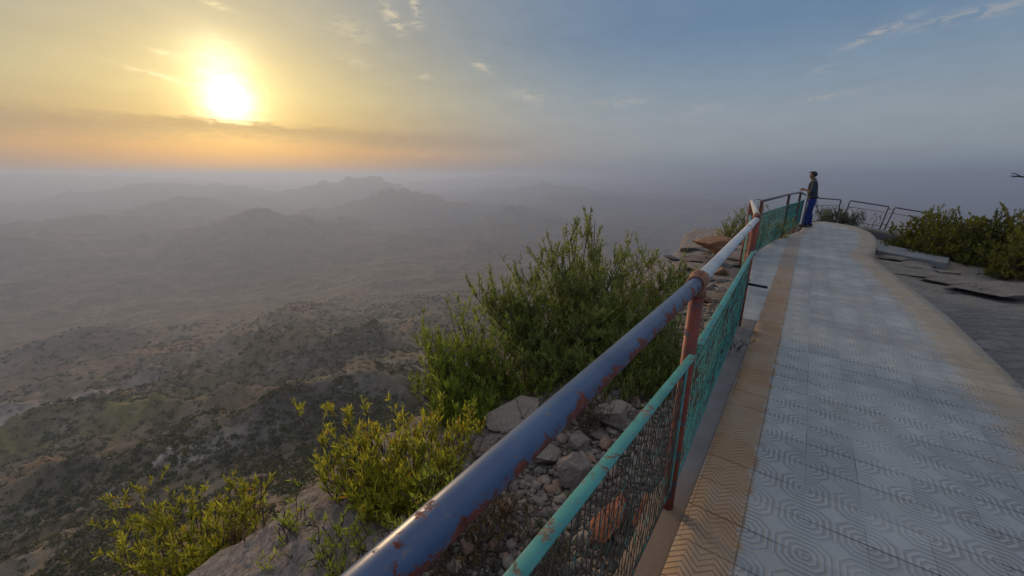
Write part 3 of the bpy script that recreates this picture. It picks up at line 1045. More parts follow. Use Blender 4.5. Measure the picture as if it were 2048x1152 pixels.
    F = np.arange(n * K * 4).reshape(-1, 4)
    m2, n2_ = newmat('scrub')
    t = n2_.n('ShaderNodeAttribute', attribute_name='tint').outputs['Fac']
    c = n2_.ramp(t, [(0.0, (0.03, 0.036, 0.010)), (0.4, (0.085, 0.092, 0.020)), (0.7, (0.15, 0.13, 0.04)), (0.92, (0.26, 0.24, 0.22))])
    finish(n2_, c, 0.9, None, spec=0.1)
    o = mesh_np('valley_scrub', V.reshape(-1, 3), F, m2, None, False, None, {'tint': tint.ravel()})
    tag(o, 'olive and grey scrub dotted over the valley slopes below', 'scrub', kind='stuff')


valley()

# haze: one box round the whole place ---------------------------------------
def haze():
    X0, X1, Y0, Y1, Z0, Z1 = -14500, 14500, -6000, 14500, -520, 42
    m = MB()
    m.box(((X0 + X1) / 2, (Y0 + Y1) / 2, (Z0 + Z1) / 2), (X1 - X0, Y1 - Y0, Z1 - Z0))
    mt, n = newmat('haze_air')
    v = n.n('ShaderNodeVolumePrincipled', {'Color': (0.49, 0.60, 0.82, 1), 'Density': 3.3e-4, 'Anisotropy': 0.42})
    n.n('ShaderNodeOutputMaterial', {'Volume': v.outputs[0]})
    o = m.build('haze', mt, attr=False)
    tag(o, 'evening haze filling the valley', 'haze', kind='stuff')


haze()

# ------------------------------------------------------------------ rocks
def ico(sub):
    import bmesh
    bm = bmesh.new()
    bmesh.ops.create_icosphere(bm, subdivisions=sub, radius=1)
    v = np.array([p.co[:] for p in bm.verts])
    f = np.array([[p.index for p in q.verts] for q in bm.faces])
    bm.free()
    return v, f


ICO = {k: ico(k) for k in (1, 2, 3, 4)}


def rock_shape(seed, sub=4, cuts=14, rough=0.06):
    rg = np.random.default_rng(seed)
    v, f = ICO[sub]
    v = v.copy()
    for _ in range(cuts):
        d = rg.normal(size=3)
        d /= np.linalg.norm(d)
        h = rg.uniform(0.42, 0.82)
        k = v @ d
        v = v - np.where(k > h, (k - h) * 1.0, 0)[:, None] * d
    n = fbm(v[:, 0] * 2.5 + seed, v[:, 1] * 2.5 + v[:, 2] * 1.9, 4, seed)
    n2_ = fbm(v[:, 0] * 9 + seed, v[:, 1] * 9 + v[:, 2] * 7, 3, seed + 9)
    v = v * (1 + rough * 3 * (n - 0.5) + rough * 1.2 * (n2_ - 0.5))[:, None]
    v = v / abs(v).max(0)
    return v, f


ROCKG = {}


def rock(px, py, size, mat, label, seed, rot=0.0, name='rock', group=None, y=None, sink=0.25, zoff=0.0, tilt=(0, 0), sub=4):
    p = at_y(px, py, y) if y else None
    if p is None:
        # walk the sight line down to the ground
        x, yy, w_ = ray(px, py)
        t = 0.5
        while t < 25 and EYE + w_ * t > gz(x * t, yy * t):
            t += 0.02
        p = Vector((x * t, yy * t, 0))
    z = gz(p.x, p.y)
    v, f = rock_shape(seed, sub)
    v = v * np.array(size) / 2
    o = mesh_np(name, v, f, mat, None, sub >= 4)
    o.location = (p.x, p.y, z + size[2] * (0.5 - sink) + zoff)
    o.rotation_euler = (tilt[0], tilt[1], rot)
    tag(o, label, 'rock', group)
    if sub >= 4:
        o.data.polygons.foreach_set('use_smooth', np.zeros(len(o.data.polygons), bool))
    return o


rock(1150, 960, (0.27, 0.2, 0.25), M['rock'], 'angular greyish boulder, tallest of the stones on the gravel by the rail', 3, 0.4, name='boulder')
rock(1160, 905, (0.21, 0.16, 0.2), M['rock'], 'grey pointed stone just behind the tallest boulder on the gravel', 4, 1.0)
rock(1085, 925, (0.24, 0.2, 0.16), M['rock'], 'low grey stone on the gravel left of the tallest boulder', 5, 0.1)
rock(1035, 840, (0.55, 0.4, 0.25), M['rock'], 'flat grey rock between the grass tuft and the blue rail', 6, 0.5)
rock(1210, 1065, (0.40, 0.15, 0.16), M['rock_orange'], 'bright orange rock behind the teal mesh panel', 8, 0.95)
rock(1285, 1035, (0.28, 0.09, 0.08), M['rock_orange'], 'small orange shard leaning against the kerb behind the mesh', 9, 0.95)
rock(1230, 850, (0.34, 0.26, 0.22), M['rock'], 'grey rock under the big bush behind the mesh panel', 10, 0.3)
rock(1440, 473, (1.5, 0.8, 0.45), M['rock_orange2'], 'large orange-tan boulder on the cliff edge at the railing corner', 12, 0.5, y=8.6, name='boulder', sink=0.1, zoff=0.2)
rock(1443, 550, (0.32, 0.26, 0.26), M['rock_tan'], 'rounded tan stone on the rubble behind the second mesh panel', 13, 0.2)
rock(1410, 605, (0.26, 0.2, 0.2), M['rock_tan'], 'pale tan stone beside the top of the first red post', 14, 0.7)
rock(1425, 578, (0.30, 0.24, 0.14), M['rock'], 'grey block in the rubble above the pale tan stone', 15, 0.7)
random.seed(5)
OUT_L = ['dark flat slab at the left of the outcrop skyline, second from its tip', 'flat grey slab in the middle of the outcrop skyline', 'flat grey slab on the outcrop skyline just below the orange-tan boulder',
         'dark slab in the second row of the outcrop, leftmost', 'broad grey slab in the middle of the outcrop', 'small grey slab of the outcrop just right of the broad middle one',
         'dark slab tucked under the foot of the orange-tan boulder', 'grey slab at the lower left of the outcrop behind the largest bush', 'widest grey slab in the lower half of the outcrop',
         'dark slab of the outcrop above the rounded tan stone', 'small grey slab touching the rail side of the outcrop', 'grey slab just above the pale pipe in the lower outcrop',
         'dark block left of the rounded tan stone', 'small grey slab nearest the railing corner post', 'small grey stone between the tan stones beside the rail', 'small dark slab right beside the rounded tan stone',
         'grey slab forming the far left tip of the outcrop', 'flat grey slab at the foot of the corner post and the small dark shrub']
for i, (px, py, sx) in enumerate([(1340, 505, .7), (1380, 500, .8), (1420, 503, .6), (1350, 520, .6), (1395, 520, .9), (1440, 515, .5), (1460, 498, .6), (1365, 538, .6), (1405, 540, .7), (1430, 530, .6),
                                  (1455, 530, .45), (1385, 560, .4), (1420, 560, .4), (1465, 520, .35), (1440, 580, .25), (1450, 562, .3), (1330, 497, .7), (1475, 488, .5)]):
    rock(px, py, (sx * 1.1, sx * 0.7, sx * 0.20), M['rock'] if i % 3 else M['rock_dark'], OUT_L[i], 40 + i, random.uniform(0, 3), name='flat_rock',
         group='flat slabs of the layered outcrop', sink=0.3, sub=4, tilt=(random.uniform(-.12, .12), random.uniform(-.12, .12)))
# right of the path
def rocks_right(pts, base, label, group, mat, thin=0.25):
    for i, (px, py, sx) in enumerate(pts):
        rock(px, py, (sx * 1.2, sx * 0.8, sx * thin), mat, label if isinstance(label, str) else label[i], base + i, random.uniform(-0.4, 0.6), name='rock', group=group, sink=0.3)


rocks_right([(1990, 585, 1.2), (1925, 572, 1.1)], 80, ['broadest pale rock below the tallest right-hand bush', 'broad pale rock left of the broadest one, under the bushes'], 'broad pale rocks under the bushes', M['rock'], 0.22)
rock(2028, 588, (0.5, 0.4, 0.28), M['rock'], 'rounded pale stone at the right end of the rock ledge', 84, 0.3)
rocks_right([(1790, 545, .5), (1835, 550, .6), (1870, 562, .55), (1800, 520, .7), (1850, 530, .8), (1895, 545, .6), (1815, 533, .4), (1900, 570, .4), (1770, 510, .5)], 90,
            ['thin rock plate touching the right edge of the tiled path', 'thin plate second from the path edge, on the dark slab', 'thin plate right of the path, left of the broad pale rocks',
             'thin plate just below the pale concrete ledge, at the path side', 'widest thin plate between the ledge and the broad pale rocks', 'thin plate at the foot of the leftmost right-hand bush',
             'smallest thin plate in the middle of the rock shelf', 'small thin plate against the left end of the broad pale rocks', 'thin plate at the bend where the path narrows'], 'thin rock plates right of the path', M['rock'], 0.12)
rock(1952, 549, (0.16, 0.12, 0.1), M['concrete_pale'], 'small white stone under the right-hand bushes', 86, 0.3)
# along the fence foot and end of path
rocks_right([(1580, 474, .22), (1572, 478, .28), (1590, 466, .2), (1545, 490, .3)], 110, ['broken stone between the last two dark fence posts', 'largest broken stone left of the last dark post', 'small broken stone nearest the man\'s feet', 'broken stone at the foot of the long see-through mesh panel'], 'broken stones at the far fence foot', M['rock'], 0.6)
for i, (px, py, Y, sx) in enumerate([(1660, 437, 15.2, .8), (1672, 441, 14.9, .5), (1648, 438, 15.0, .5)]):
    rock(px, py, (sx, sx * .7, sx * .6), M['rock'], ['largest pale rock beyond the far end of the path', 'small pale rock right of the largest one beyond the path end', 'small pale rock beyond the path end, nearest the man'][i], 120 + i, i, group='pale rocks beyond the path end', y=Y, zoff=-(gz(*at_y(px, py, Y)[:2])) + at_y(px, py, Y).z - 0.25)


def gravel():
    n = 9000
    u = RNG.uniform(0.2, 6.5, n)
    s = RNG.uniform(0.02, 1.15, n) ** 1.0
    keep = (vnoise(u * 1.2, s * 1.6, 55) + RNG.uniform(-.2, .2, n)) > 0.36
    u, s = u[keep], s[keep]
    n = len(u)
    v = -0.42 - s
    z = near_h(u, v)
    size = RNG.gamma(1.3, 0.0085, n) + 0.006
    shapes = [rock_shape(200 + k, 2, 12, 0.05) for k in range(14)]
    mb = MB()
    Vs, Fs, As = [], [], []
    o = 0
    for i in range(n):
        sv, sf = shapes[i % 14]
        a = RNG.uniform(0, 6.28)
        ca, sa = cos(a), sin(a)
        sc = size[i] * np.array([1.2, 0.85, 0.6]) * RNG.uniform(0.65, 1.3, 3)
        q = sv * sc
        q = np.stack([q[:, 0] * ca - q[:, 1] * sa, q[:, 0] * sa + q[:, 1] * ca, q[:, 2]], -1)
        p = uv2(u[i], v[i], z[i] + size[i] * 0.3)
        Vs.append(q + np.array(p))
        Fs.append(sf + o)
        As.append(np.full(len(q), RNG.random()))
        o += len(q)
    m, nn = newmat('gravel_stone')
    t = nn.n('ShaderNodeAttribute', attribute_name='tint').outputs['Fac']
    P = nn.n('ShaderNodeNewGeometry').outputs['Position']
    c = nn.ramp(t, [(0, (0.13, 0.12, 0.125)), (0.4, (0.19, 0.165, 0.15)), (0.8, (0.28, 0.245, 0.22)), (1, (0.26, 0.16, 0.12))])
    c = nn.scale(c, nn.mr(nn.noise(P, 60, 4), 0.3, 0.7, 0.75, 1.15))
    finish(nn, c, 0.9, nn.noise(P, 90, 3), 0.5, 0.003, 0, 0.2)
    ob = mesh_np('gravel', np.concatenate(Vs), np.concatenate(Fs), m, None, False, None, {'tint': np.concatenate(As)})
    tag(ob, 'loose grey gravel between the railing and the rock slab', 'gravel', kind='stuff')


gravel()

# ------------------------------------------------------------------ railing
RAIL_Z = 1.17
P0 = Vector((-0.93, -0.72, 0))
P1 = Vector((0.785, 1.56, 0))
P2 = Vector((2.42, 3.85, 0))
P3 = Vector((4.66, 7.66, 0))
P4 = Vector((4.98, 7.84, 0))
P5 = Vector((7.18, 10.24, 0))
P6 = Vector((8.31, 11.40, 0))
P7 = Vector((9.50, 12.80, 0))


def up(p, z):
    return Vector((p.x, p.y, z))


def mesh_panel(parent, a, b, z0, z1, cell=0.048, wire=0.0019, off=0.0, wm='wire', vert=0, rise=0.0):
    """teal angle-iron frame with diamond wire mesh between points a and b"""
    d = (b - a)
    L = d.length
    d = d.normalized()
    n = Vector((d.y, -d.x, 0))
    A = a + n * off
    fr = MB()
    w_ = 0.030
    fr.bar(up(A, z1 + rise), up(A + d * L, z1), 0.006, w_)
    fr.bar(up(A, z1 + rise + w_ / 2) + n * 0.015, up(A + d * L, z1 + w_ / 2) + n * 0.015, 0.032, 0.006)
    for q, ri in ((A + d * 0.012, rise), (A + d * (L - 0.012), 0)):
        fr.bar(up(q, z0 + 0.012), up(q, z1 + ri - 0.017), 0.024, 0.008)
    lo = MB()
    lo.bar(up(A, z0), up(A + d * L, z0), 0.006, 0.02)
    lo.build('bottom_bar', M['wire_rust' if rise else 'teal'], parent, False)
    pf = fr.build('panel_frame', M['teal'], parent, False)
    bevel(pf, 0.0015, 1)
    # wires
    V, Fc = [], []
    H = z1 + rise - z0
    pitch = cell
    slope = 1.5
    k = 0
    segs = []
    s0 = -H / slope
    x = s0
    if vert:
        k = vert
        while k < L:
            ps = [up(A + d * (k + RNG.normal() * 0.002), z0), up(A + d * (k + RNG.normal() * 0.004), z0 + H * 0.4), up(A + d * (k + RNG.normal() * 0.002), z1 + rise * (1 - k / L))]
            segs.append([(q.x, q.y, q.z) for q in ps])
            k += vert
    while x < L:
        for sg in (1, -1):
            # wire from bottom to top
            xa, xb = (x, x + H / slope) if sg == 1 else (x + H / slope, x)
            za_, zb_ = z0, z1 + rise
            # clip to 0..L
            t0, t1 = 0.0, 1.0
            dxw = xb - xa
            for lim, sgn in ((0.0, 1), (L, -1)):
                ta = (lim - xa) / dxw
                if dxw * sgn > 0:
                    t0 = max(t0, ta)
                else:
                    t1 = min(t1, ta)
            if t1 - t0 > 0.02:
                nseg = max(2, int((t1 - t0) * H / pitch * 1.5))
                ts = np.linspace(t0, t1, nseg + 1)
                pts = []
                for j, t in enumerate(ts):
                    xx = xa + dxw * t
                    zz = min(za_ + (zb_ - za_) * t, z1 + rise * (1 - xx / L))
                    wv_ = 0.0022 * sg * (1 if j % 2 else -1)
                    q = A + d * xx + n * wv_
                    pts.append((q.x, q.y, zz))
                segs.append(pts)
        x += pitch / 1.0
    mb = MB()
    for pts in segs:
        mb.tube(pts, wire, 4, False)
    mb.build('wire_mesh', M[wm], parent, True)


def pipe_post(parent, p, ztop, zbot, r, mat, name='post', fins=True):
    m = MB()
    m.tube([up(p, zbot), up(p, ztop)], r, 16)
    o = m.build(name, mat, parent, True)
    for po in o.data.polygons:
        if len(po.vertices) > 4:
            po.use_smooth = False
    return o


# main railing from the camera to the corner
rl = empty('pipe_railing', up(P1, 0))
rl_inv = Matrix.Translation(-Vector(rl.location))


def child_fix(root):
    """children built in world space, keep them there"""
    for o in list(bpy.data.objects):
        if o.parent == root and o.type == 'MESH' and not o.get('_f'):
            o.location = o.location - root.location
            o['_f'] = 1


d01 = (P1 - P0).normalized()
m = MB()
m.tube([up(P0, RAIL_Z + 0.0), up(P1 - d01 * 0.0, RAIL_Z)], 0.029, 28)
m.build('top_rail', M['rail_blue'], rl, True)
m = MB()
m.tube([up(P1 + d01 * 0.02, RAIL_Z + .005), up(P2, RAIL_Z + 0.005)], 0.0275, 24)
o = m.build('top_rail', M['rail_pale'], rl, True)
tag(o, 'pale grey pipe of the top rail')
nrm = Vector((d01.y, -d01.x, 0))
pipe_post(rl, P0, RAIL_Z, -0.5, 0.03, M['post_red'])
pipe_post(rl, P1, RAIL_Z + 0.01, -0.12, 0.029, M['post_red'])
m = MB()
m.sphere((P1.x, P1.y, RAIL_Z + 0.01), 0.040, 18, 12)
m.tube([up(P1, RAIL_Z - 0.06), up(P1, RAIL_Z - 0.01)], 0.034, 18)
m.build('joint', M['collar'], rl, True)
m = MB()
for k in range(25):
    pass
c0 = up(P1 - d01 * 0.055, RAIL_Z)
ring = []
sx = Vector((0, 0, 1))
for k in range(25):
    a = k / 24 * 2 * pi
    ring.append(c0 + nrm * cos(a) * 0.033 + sx * sin(a) * 0.033 + d01 * 0.006 * sin(a))
m.tube(ring, 0.0055, 8, False)
m.build('ring', M['collar'], rl, True)
# second post: twin posts and a cap
pipe_post(rl, P2, RAIL_Z + 0.03, -0.10, 0.031, M['post_red'])
m = MB()
m.bar(up(P2 + d01 * 0.11 - nrm * 0.02, -0.12), up(P2 + d01 * 0.09 - nrm * 0.02, 1.04), 0.065, 0.065)
m.build('post', M['post_red'], rl)
m = MB()
m.sphere((P2.x, P2.y, RAIL_Z + 0.035), 0.038, 14, 8)
m.build('joint', M['collar'], rl, True)
m = MB()
m.bar(up(P2 + nrm * 0.02, 0.52), up(P2 + nrm * 0.20, 0.51), 0.010, 0.025)
m.build('bracket', M['black_metal'], rl)
for zb in (0.86, 0.56):
    m = MB()
    m.tube([up(P2 + nrm * 0.025, zb), up(P2 + nrm * 0.045, zb)], 0.012, 10)
    m.build('bolt', M['rail_white'], rl)
# concrete foot of the second post
m = MB()
m.tube([up(P2 - nrm * 0.01, -0.2), up(P2 - nrm * 0.01, -0.02), up(P2 - nrm * 0.01, 0.05)], [0.10, 0.085, 0.05], 12)
m.build('footing', M['rock'], rl, False)
# white pipe to the corner
d23 = (P3 - P2).normalized()
m = MB()
m.tube([up(P2 + d23 * 0.02, RAIL_Z + 0.05), up(P2 + d23 * 0.5, RAIL_Z + 0.035), up(P3, 1.115)], 0.0275, 18)
m.build('top_rail', M['rail_white'], rl, True)
pipe_post(rl, P3, 1.12, -0.55, 0.034, M['post_red'])
m = MB()
n23 = Vector((d23.y, -d23.x, 0))
m.bar(up(P3 + n23 * 0.03, 1.10), up(P3 + n23 * 0.1 - d23 * 0.05, -0.5), 0.05, 0.05)
m.build('post', M['post_dark'], rl)
m = MB()
m.tube([up(P3, 1.12), up(P3 + Vector((0.1, 0.06, 0)), 1.145), up(P4 - Vector((0.1, 0.05, 0)), 1.145), up(P4, 1.10)], 0.016, 10)
m.build('link_rod', M['rail_white'], rl, True)
mesh_panel(rl, P0 + d01 * 0.05, P1 - d01 * 0.045, 0.13, 0.84, off=0.012, wm='wire_rust', wire=0.0017, cell=0.085, vert=0.034, rise=0.225)
mesh_panel(rl, P1 + d01 * 0.06, P2 - d01 * 0.05, 0.10, 0.85, off=0.012)
mesh_panel(rl, P2 + d23 * 0.2, P3 - d23 * 0.1, 0.05, 0.84, cell=0.055)
child_fix(rl)
tag(rl, 'blue pipe railing with teal mesh panels on red posts in the foreground', 'railing')

# railing beyond the corner
r2 = empty('pipe_railing', up(P4, 0))
d45 = (P5 - P4).normalized()
m = MB()
m.tube([up(P4, 1.10), up(P5, 1.12), up(P6, 1.125)], 0.026, 14)
m.build('top_rail', M['rail_far'], r2, True)
m = MB()
m.tube([up(P6, 1.125), up(P6 + (P7 - P6) * 0.5, 1.05), up(P7, 0.98)], 0.02, 10)
m.build('end_rail', M['black_metal'], r2, True)
for p, mt in ((P4, M['post_red']), (P5, M['post_dark']), (P6, M['post_dark'])):
    m = MB()
    m.bar(up(p, -0.25), up(p, 1.10), 0.075, 0.06)
    o = m.build('post', mt, r2)
    bevel(o, 0.006)
    m = MB()
    m.bar(up(p, -0.26), up(p, 0.10), 0.085, 0.07)
    m.build('post_foot', M['post_red'], r2)
mesh_panel(r2, P4 + d45 * 0.06, P5 - d45 * 0.06, 0.04, 0.84, cell=0.05, wire=0.0022)
d56 = (P6 - P5).normalized()
mesh_panel(r2, P5 + d56 * 0.06, P6 - d56 * 0.06, 0.08, 0.84, cell=0.034, wire=0.003)
d67 = (P7 - P6).normalized()
mesh_panel(r2, P6 + d67 * 0.08, P7 - d67 * 0.1, 0.12, 0.84, cell=0.034, wire=0.003)
child_fix(r2)
tag(r2, 'pipe railing on dark posts with teal mesh beyond the corner, reaching the man', 'railing')


def end_panel(a, b, ha, hb, label, mid=0.74, lowf=0.12, first=False):
    """free-standing rectangular pipe panel; a and b are its feet"""
    root = empty('railing_panel', a)
    d = (b - a)
    L = d.length
    hd = Vector((d.x, d.y, 0)).normalized()
    sl = d.normalized()
    upv = (Vector((0, 0, 1)) - sl * sl.z * 1.0).normalized()
    r = 0.019
    ta = a + upv * ha
    tb = b + upv * hb
    m = MB()
    for p, q in ((a, ta), (b, tb)):
        m = MB()
        m.tube([p - upv * 0.15, q - upv * 0.02], r, 8)
        m.build('post', M['black_metal'], root, True)
    m = MB()
    e = (tb - ta).normalized()
    m.tube([ta - upv * 0.03, ta + e * 0.01 - upv * 0.006, ta + e * 0.04, tb - e * 0.04, tb - e * 0.01 - upv * 0.006, tb - upv * 0.03], r, 8)
    m.build('top_rail', M['black_metal'], root, True)
    m = MB()
    m.tube([a + upv * ha * mid, b + upv * hb * mid], 0.009, 6)
    m.build('middle_rail', M['black_metal'], root, True)
    m = MB()
    m.tube([a + upv * ha * lowf, b + upv * hb * lowf], 0.009, 6)
    m.build('lower_rail', M['black_metal'], root, True)
    for k in (0.9, 0.22):
        p = b + upv * hb * k
        m = MB()
        m.tube([p, p + sl * 0.13], 0.012, 6)
        m.build('link', M['black_metal'], root, True)
    child_fix(root)
    tag(root, label, 'railing panel', 'railing panels round the far end of the viewpoint')
    return root


A1_ = Vector((9.62, 12.86, 0.0))
B1_ = Vector((11.84, 14.2, -0.08))
A2_ = Vector((12.07, 14.2, -0.10))
B2_ = Vector((13.24, 13.9, -0.25))
A3_ = Vector((13.38, 13.86, -0.27))
B3_ = Vector((14.70, 13.5, -0.50))
A4_ = Vector((14.86, 13.45, -0.53))
B4_ = Vector((16.2, 13.0, -0.85))
end_panel(A1_, B1_, 0.90, 0.82, 'black pipe railing panel starting behind the standing man')
end_panel(A2_, B2_, 0.82, 0.78, 'black pipe railing panel between the end panel and the one by the bushes')
end_panel(A3_, B3_, 0.78, 0.78, 'black pipe railing panel running into the right-hand bushes')
end_panel(A4_, B4_, 0.78, 0.78, 'sloping black railing panel mostly hidden behind the right-hand bushes')

# low concrete retaining wall below the far panels, and pale ledge -----------
def prism(pts_top, depth, name, mat, label, cat, skew=(0, 0)):
    n = len(pts_top)
    V = [tuple(p) for p in pts_top] + [(p[0] + skew[0], p[1] + skew[1], p[2] - depth) for p in pts_top]
    F4 = [(i, (i + 1) % n, n + (i + 1) % n, n + i) for i in range(n)]
    me = bpy.data.meshes.new(name)
    me.from_pydata(V, [], [tuple(range(n))[::-1], tuple(range(n, 2 * n))] + F4)
    import bmesh
    bm = bmesh.new()
    bm.from_mesh(me)
    bmesh.ops.recalc_face_normals(bm, faces=bm.faces)
    bm.to_mesh(me)
    bm.free()
    me.materials.append(mat)
    o = bpy.data.objects.new(name, me)
    COL.objects.link(o)
    tag(o, label, cat)
    bevel(o, 0.02, 2)
    return o


q1 = at_z(1693, 450, -0.05)
q2 = at_z(1812, 469, -0.12)
prism([(q1.x, q1.y, -0.05), (q2.x, q2.y, -0.14), (12.6, 10.0, -0.3), (17.2, 11.6, -0.95), (16.4, 13.2, -0.9), (14.75, 13.62, -0.5), (12.0, 14.35, -0.1), (11.3, 14.6, -0.04)], 1.6, 'retaining_wall', M['concrete_dark'],
      'low dark concrete retaining wall beneath the far railing panels', 'wall')
a1 = at_z(1752, 484, -0.26)
a2 = at_z(1900, 515, -0.26)
b1 = at_z(1754, 500, -0.26)
b2 = at_z(1896, 526, -0.26)
prism([(b1.x, b1.y, -0.26), (b2.x, b2.y, -0.26), (a2.x, a2.y, -0.265), (a1.x, a1.y, -0.265)], 0.35, 'ledge', M['concrete_pale'], 'pale smooth concrete ledge between the path and the right-hand bushes', 'ledge')

# ------------------------------------------------------------------ vegetation
def leaves_mesh(name, P, Dn, L, Wd, tint, mat, parent):
    """lanceolate leaves: base points P, unit directions Dn, lengths L, widths Wd"""
    n = len(P)
    side = np.cross(Dn, RNG.normal(size=(n, 3)))
    side /= np.linalg.norm(side, axis=1)[:, None] + 1e-9
    nn = np.cross(side, Dn)
    L = L[:, None]
    Wd = Wd[:, None]
    bend = RNG.uniform(-0.12, 0.2, (n, 1)) * L
    v0 = P
    v1 = P + Dn * L * 0.45 + side * Wd * 0.5 + nn * Wd * 0.12
    v2 = P + Dn * L + nn * bend
    v3 = P + Dn * L * 0.45 - side * Wd * 0.5 + nn * Wd * 0.12
    V = np.stack([v0, v1, v2, v3], 1).reshape(-1, 3)
    F = np.arange(n * 4).reshape(-1, 4)
    F = np.concatenate([F[:, [0, 1, 2]], F[:, [0, 2, 3]]])
    return mesh_np(name, V, F, mat, parent, False, None, {'tint': np.repeat(tint, 4)})


def bush(name, label, base, tips, mat, shoots=9, spread=0.28, leaf=(0.05, 0.085), lw=0.15, nleaf=26, stem_r=0.011, group=None, cat='bush', upb=0.8, bark='bark', seed=1, basej=0.12, shoot_len=(0.18, 0.38), tintb=0.0, low=0.3):
    rg = np.random.default_rng(seed)
    root = empty(name, base)
    B = np.array(base, float)
    br = MB()
    LP, LD, LT = [], [], []
    for ti, tp in enumerate(tips):
        rc = spread
        if len(tp) > 3:
            rc = tp[3]
        tp = np.array(tp[:3], float)
        b0 = B + rg.normal(size=3) * np.array([basej, basej, 0.01])
        ctrl = b0 + (tp - b0) * 0.45 + np.array([0, 0, -0.08]) * np.linalg.norm(tp - b0) + rg.normal(size=3) * 0.06
        t = np.linspace(0, 1, 7)[:, None]
        limb = (1 - t) ** 2 * b0 + 2 * t * (1 - t) * ctrl + t * t * tp
        limb[1:-1] += rg.normal(size=(5, 3)) * 0.012
        ll = np.linalg.norm(tp - b0)
        br.tube(limb - B, np.linspace(stem_r * (0.5 + 0.5 * ll), 0.003, 7), 5, False)
        ltint = rg.uniform(-0.15, 0.15)
        for k in range(shoots):
            f = rg.uniform(low, 1.0)
            i = f * 6
            j = min(5, int(i))
            st = limb[j] * (1 - (i - j)) + limb[j + 1] * (i - j)
            out = rg.normal(size=3)
            out[2] = abs(out[2]) * 0.5
            out /= np.linalg.norm(out)
            en = st + out * rc * rg.uniform(0.3, 1.0) * (0.6 + 0.6 * f) + np.array([0, 0, rg.uniform(*shoot_len) * upb])
            mid = (st + en) / 2 + out * rc * 0.12
            tt = np.linspace(0, 1, 5)[:, None]
            sh = (1 - tt) ** 2 * st + 2 * tt * (1 - tt) * mid + tt * tt * en
            br.tube(sh - B, np.linspace(0.0032, 0.0012, 5), 3, False)
            dirn = (en - mid)
            dirn /= np.linalg.norm(dirn) + 1e-9
            m_ = int(nleaf * rg.uniform(0.6, 1.3))
            fr = rg.uniform(0.25, 1.02, m_)
            pos = (1 - fr[:, None]) ** 2 * st + 2 * fr[:, None] * (1 - fr[:, None]) * mid + fr[:, None] ** 2 * en
            dd = dirn * 0.8 + rg.normal(size=(m_, 3)) * 0.55 + np.array([0, 0, upb * 0.6])
            dd /= np.linalg.norm(dd, axis=1)[:, None]
            LP.append(pos)
            LD.append(dd)
            LT.append(np.clip(0.45 + tintb + ltint + 0.18 * (fr - 0.5) + rg.normal(size=m_) * 0.2, 0, 1))
    LP = np.concatenate(LP) - B
    LD = np.concatenate(LD)
    LT = np.concatenate(LT)
    L = rg.uniform(*leaf, len(LP))
    br.build('stems', M[bark], root, False)
    leaves_mesh('foliage', LP, LD, L, L * lw * rg.uniform(0.8, 1.2, len(L)), LT, mat, root)
    tag(root, label, cat, group)
    return root


def tips_from(lst, jit=0.12, n=1, seed=3, rc=None):
    rg = np.random.default_rng(seed)
    out = []
    for q in lst:
        px, py, Y = q[:3]
        p = at_y(px, py, Y)
        for k in range(n):
            j = rg.normal(size=3) * jit * (0 if k == 0 else 1)
            out.append((p.x + j[0], p.y + j[1], p.z + j[2] * 0.7, q[3] if len(q) > 3 else (rc or 0.26)))
    return out


# big bush in the middle (seen against the haze)
bt = [(1190, 440, 4.7, .12), (1185, 480, 4.7, .14), (1200, 520, 4.6, .2), (1140, 478, 4.5, .12), (1145, 520, 4.5, .16), (1250, 505, 4.8, .2), (1290, 530, 4.9, .2), (1230, 540, 4.5),
      (1080, 530, 4.3, .2), (1110, 550, 4.2), (1160, 560, 4.2), (1050, 575, 4.1), (1000, 600, 3.9, .2), (970, 610, 3.8, .18), (1330, 560, 4.6, .2), (1360, 580, 4.4, .2), (1290, 590, 4.3), (1230, 600, 4.0),
      (1170, 620, 3.9), (1100, 620, 3.8), (1040, 640, 3.7), (980, 660, 3.6), (1350, 620, 4.0), (1300, 650, 3.7), (1240, 670, 3.6), (1170, 690, 3.5), (1100, 700, 3.5), (1030, 710, 3.4), (1290, 710, 3.4, .2), (1220, 740, 3.3),
      (1150, 760, 3.3), (1080, 760, 3.3), (1330, 690, 3.8), (1210, 570, 4.4), (1130, 590, 4.0), (1265, 620, 4.1), (1060, 670, 3.6), (1200, 640, 3.8), (1140, 660, 3.7), (1010, 690, 3.5)]
bt2 = [(990, 640, 3.7, .22), (960, 600, 3.8, .16), (945, 585, 3.8, .12), (1020, 610, 3.9, .2), (1040, 540, 4.2, .16), (1375, 555, 4.5, .2), (1390, 600, 4.2, .18), (1310, 540, 4.8, .2), (1350, 650, 3.8), (1370, 690, 3.6, .2), (1000, 740, 3.3), (1060, 790, 3.1), (1130, 800, 3.1), (1190, 800, 3.1), (1100, 740, 3.3), (1250, 770, 3.2, .2), (1300, 760, 3.3, .2), (1180, 720, 3.5), (1240, 700, 3.6), (1080, 600, 4.1)]
base_big = (0.75, 3.75, -0.62)
bush('large_bush', 'largest bush, olive green with fine leaves, rising over the middle of the blue rail', base_big, tips_from(bt + bt2, 0.15, 2, 11), M['leaf_big'], shoots=19, spread=0.27, upb=0.65, leaf=(0.042, 0.075), lw=0.19, nleaf=27,
     stem_r=0.014, seed=21, basej=0.16, low=0.45)
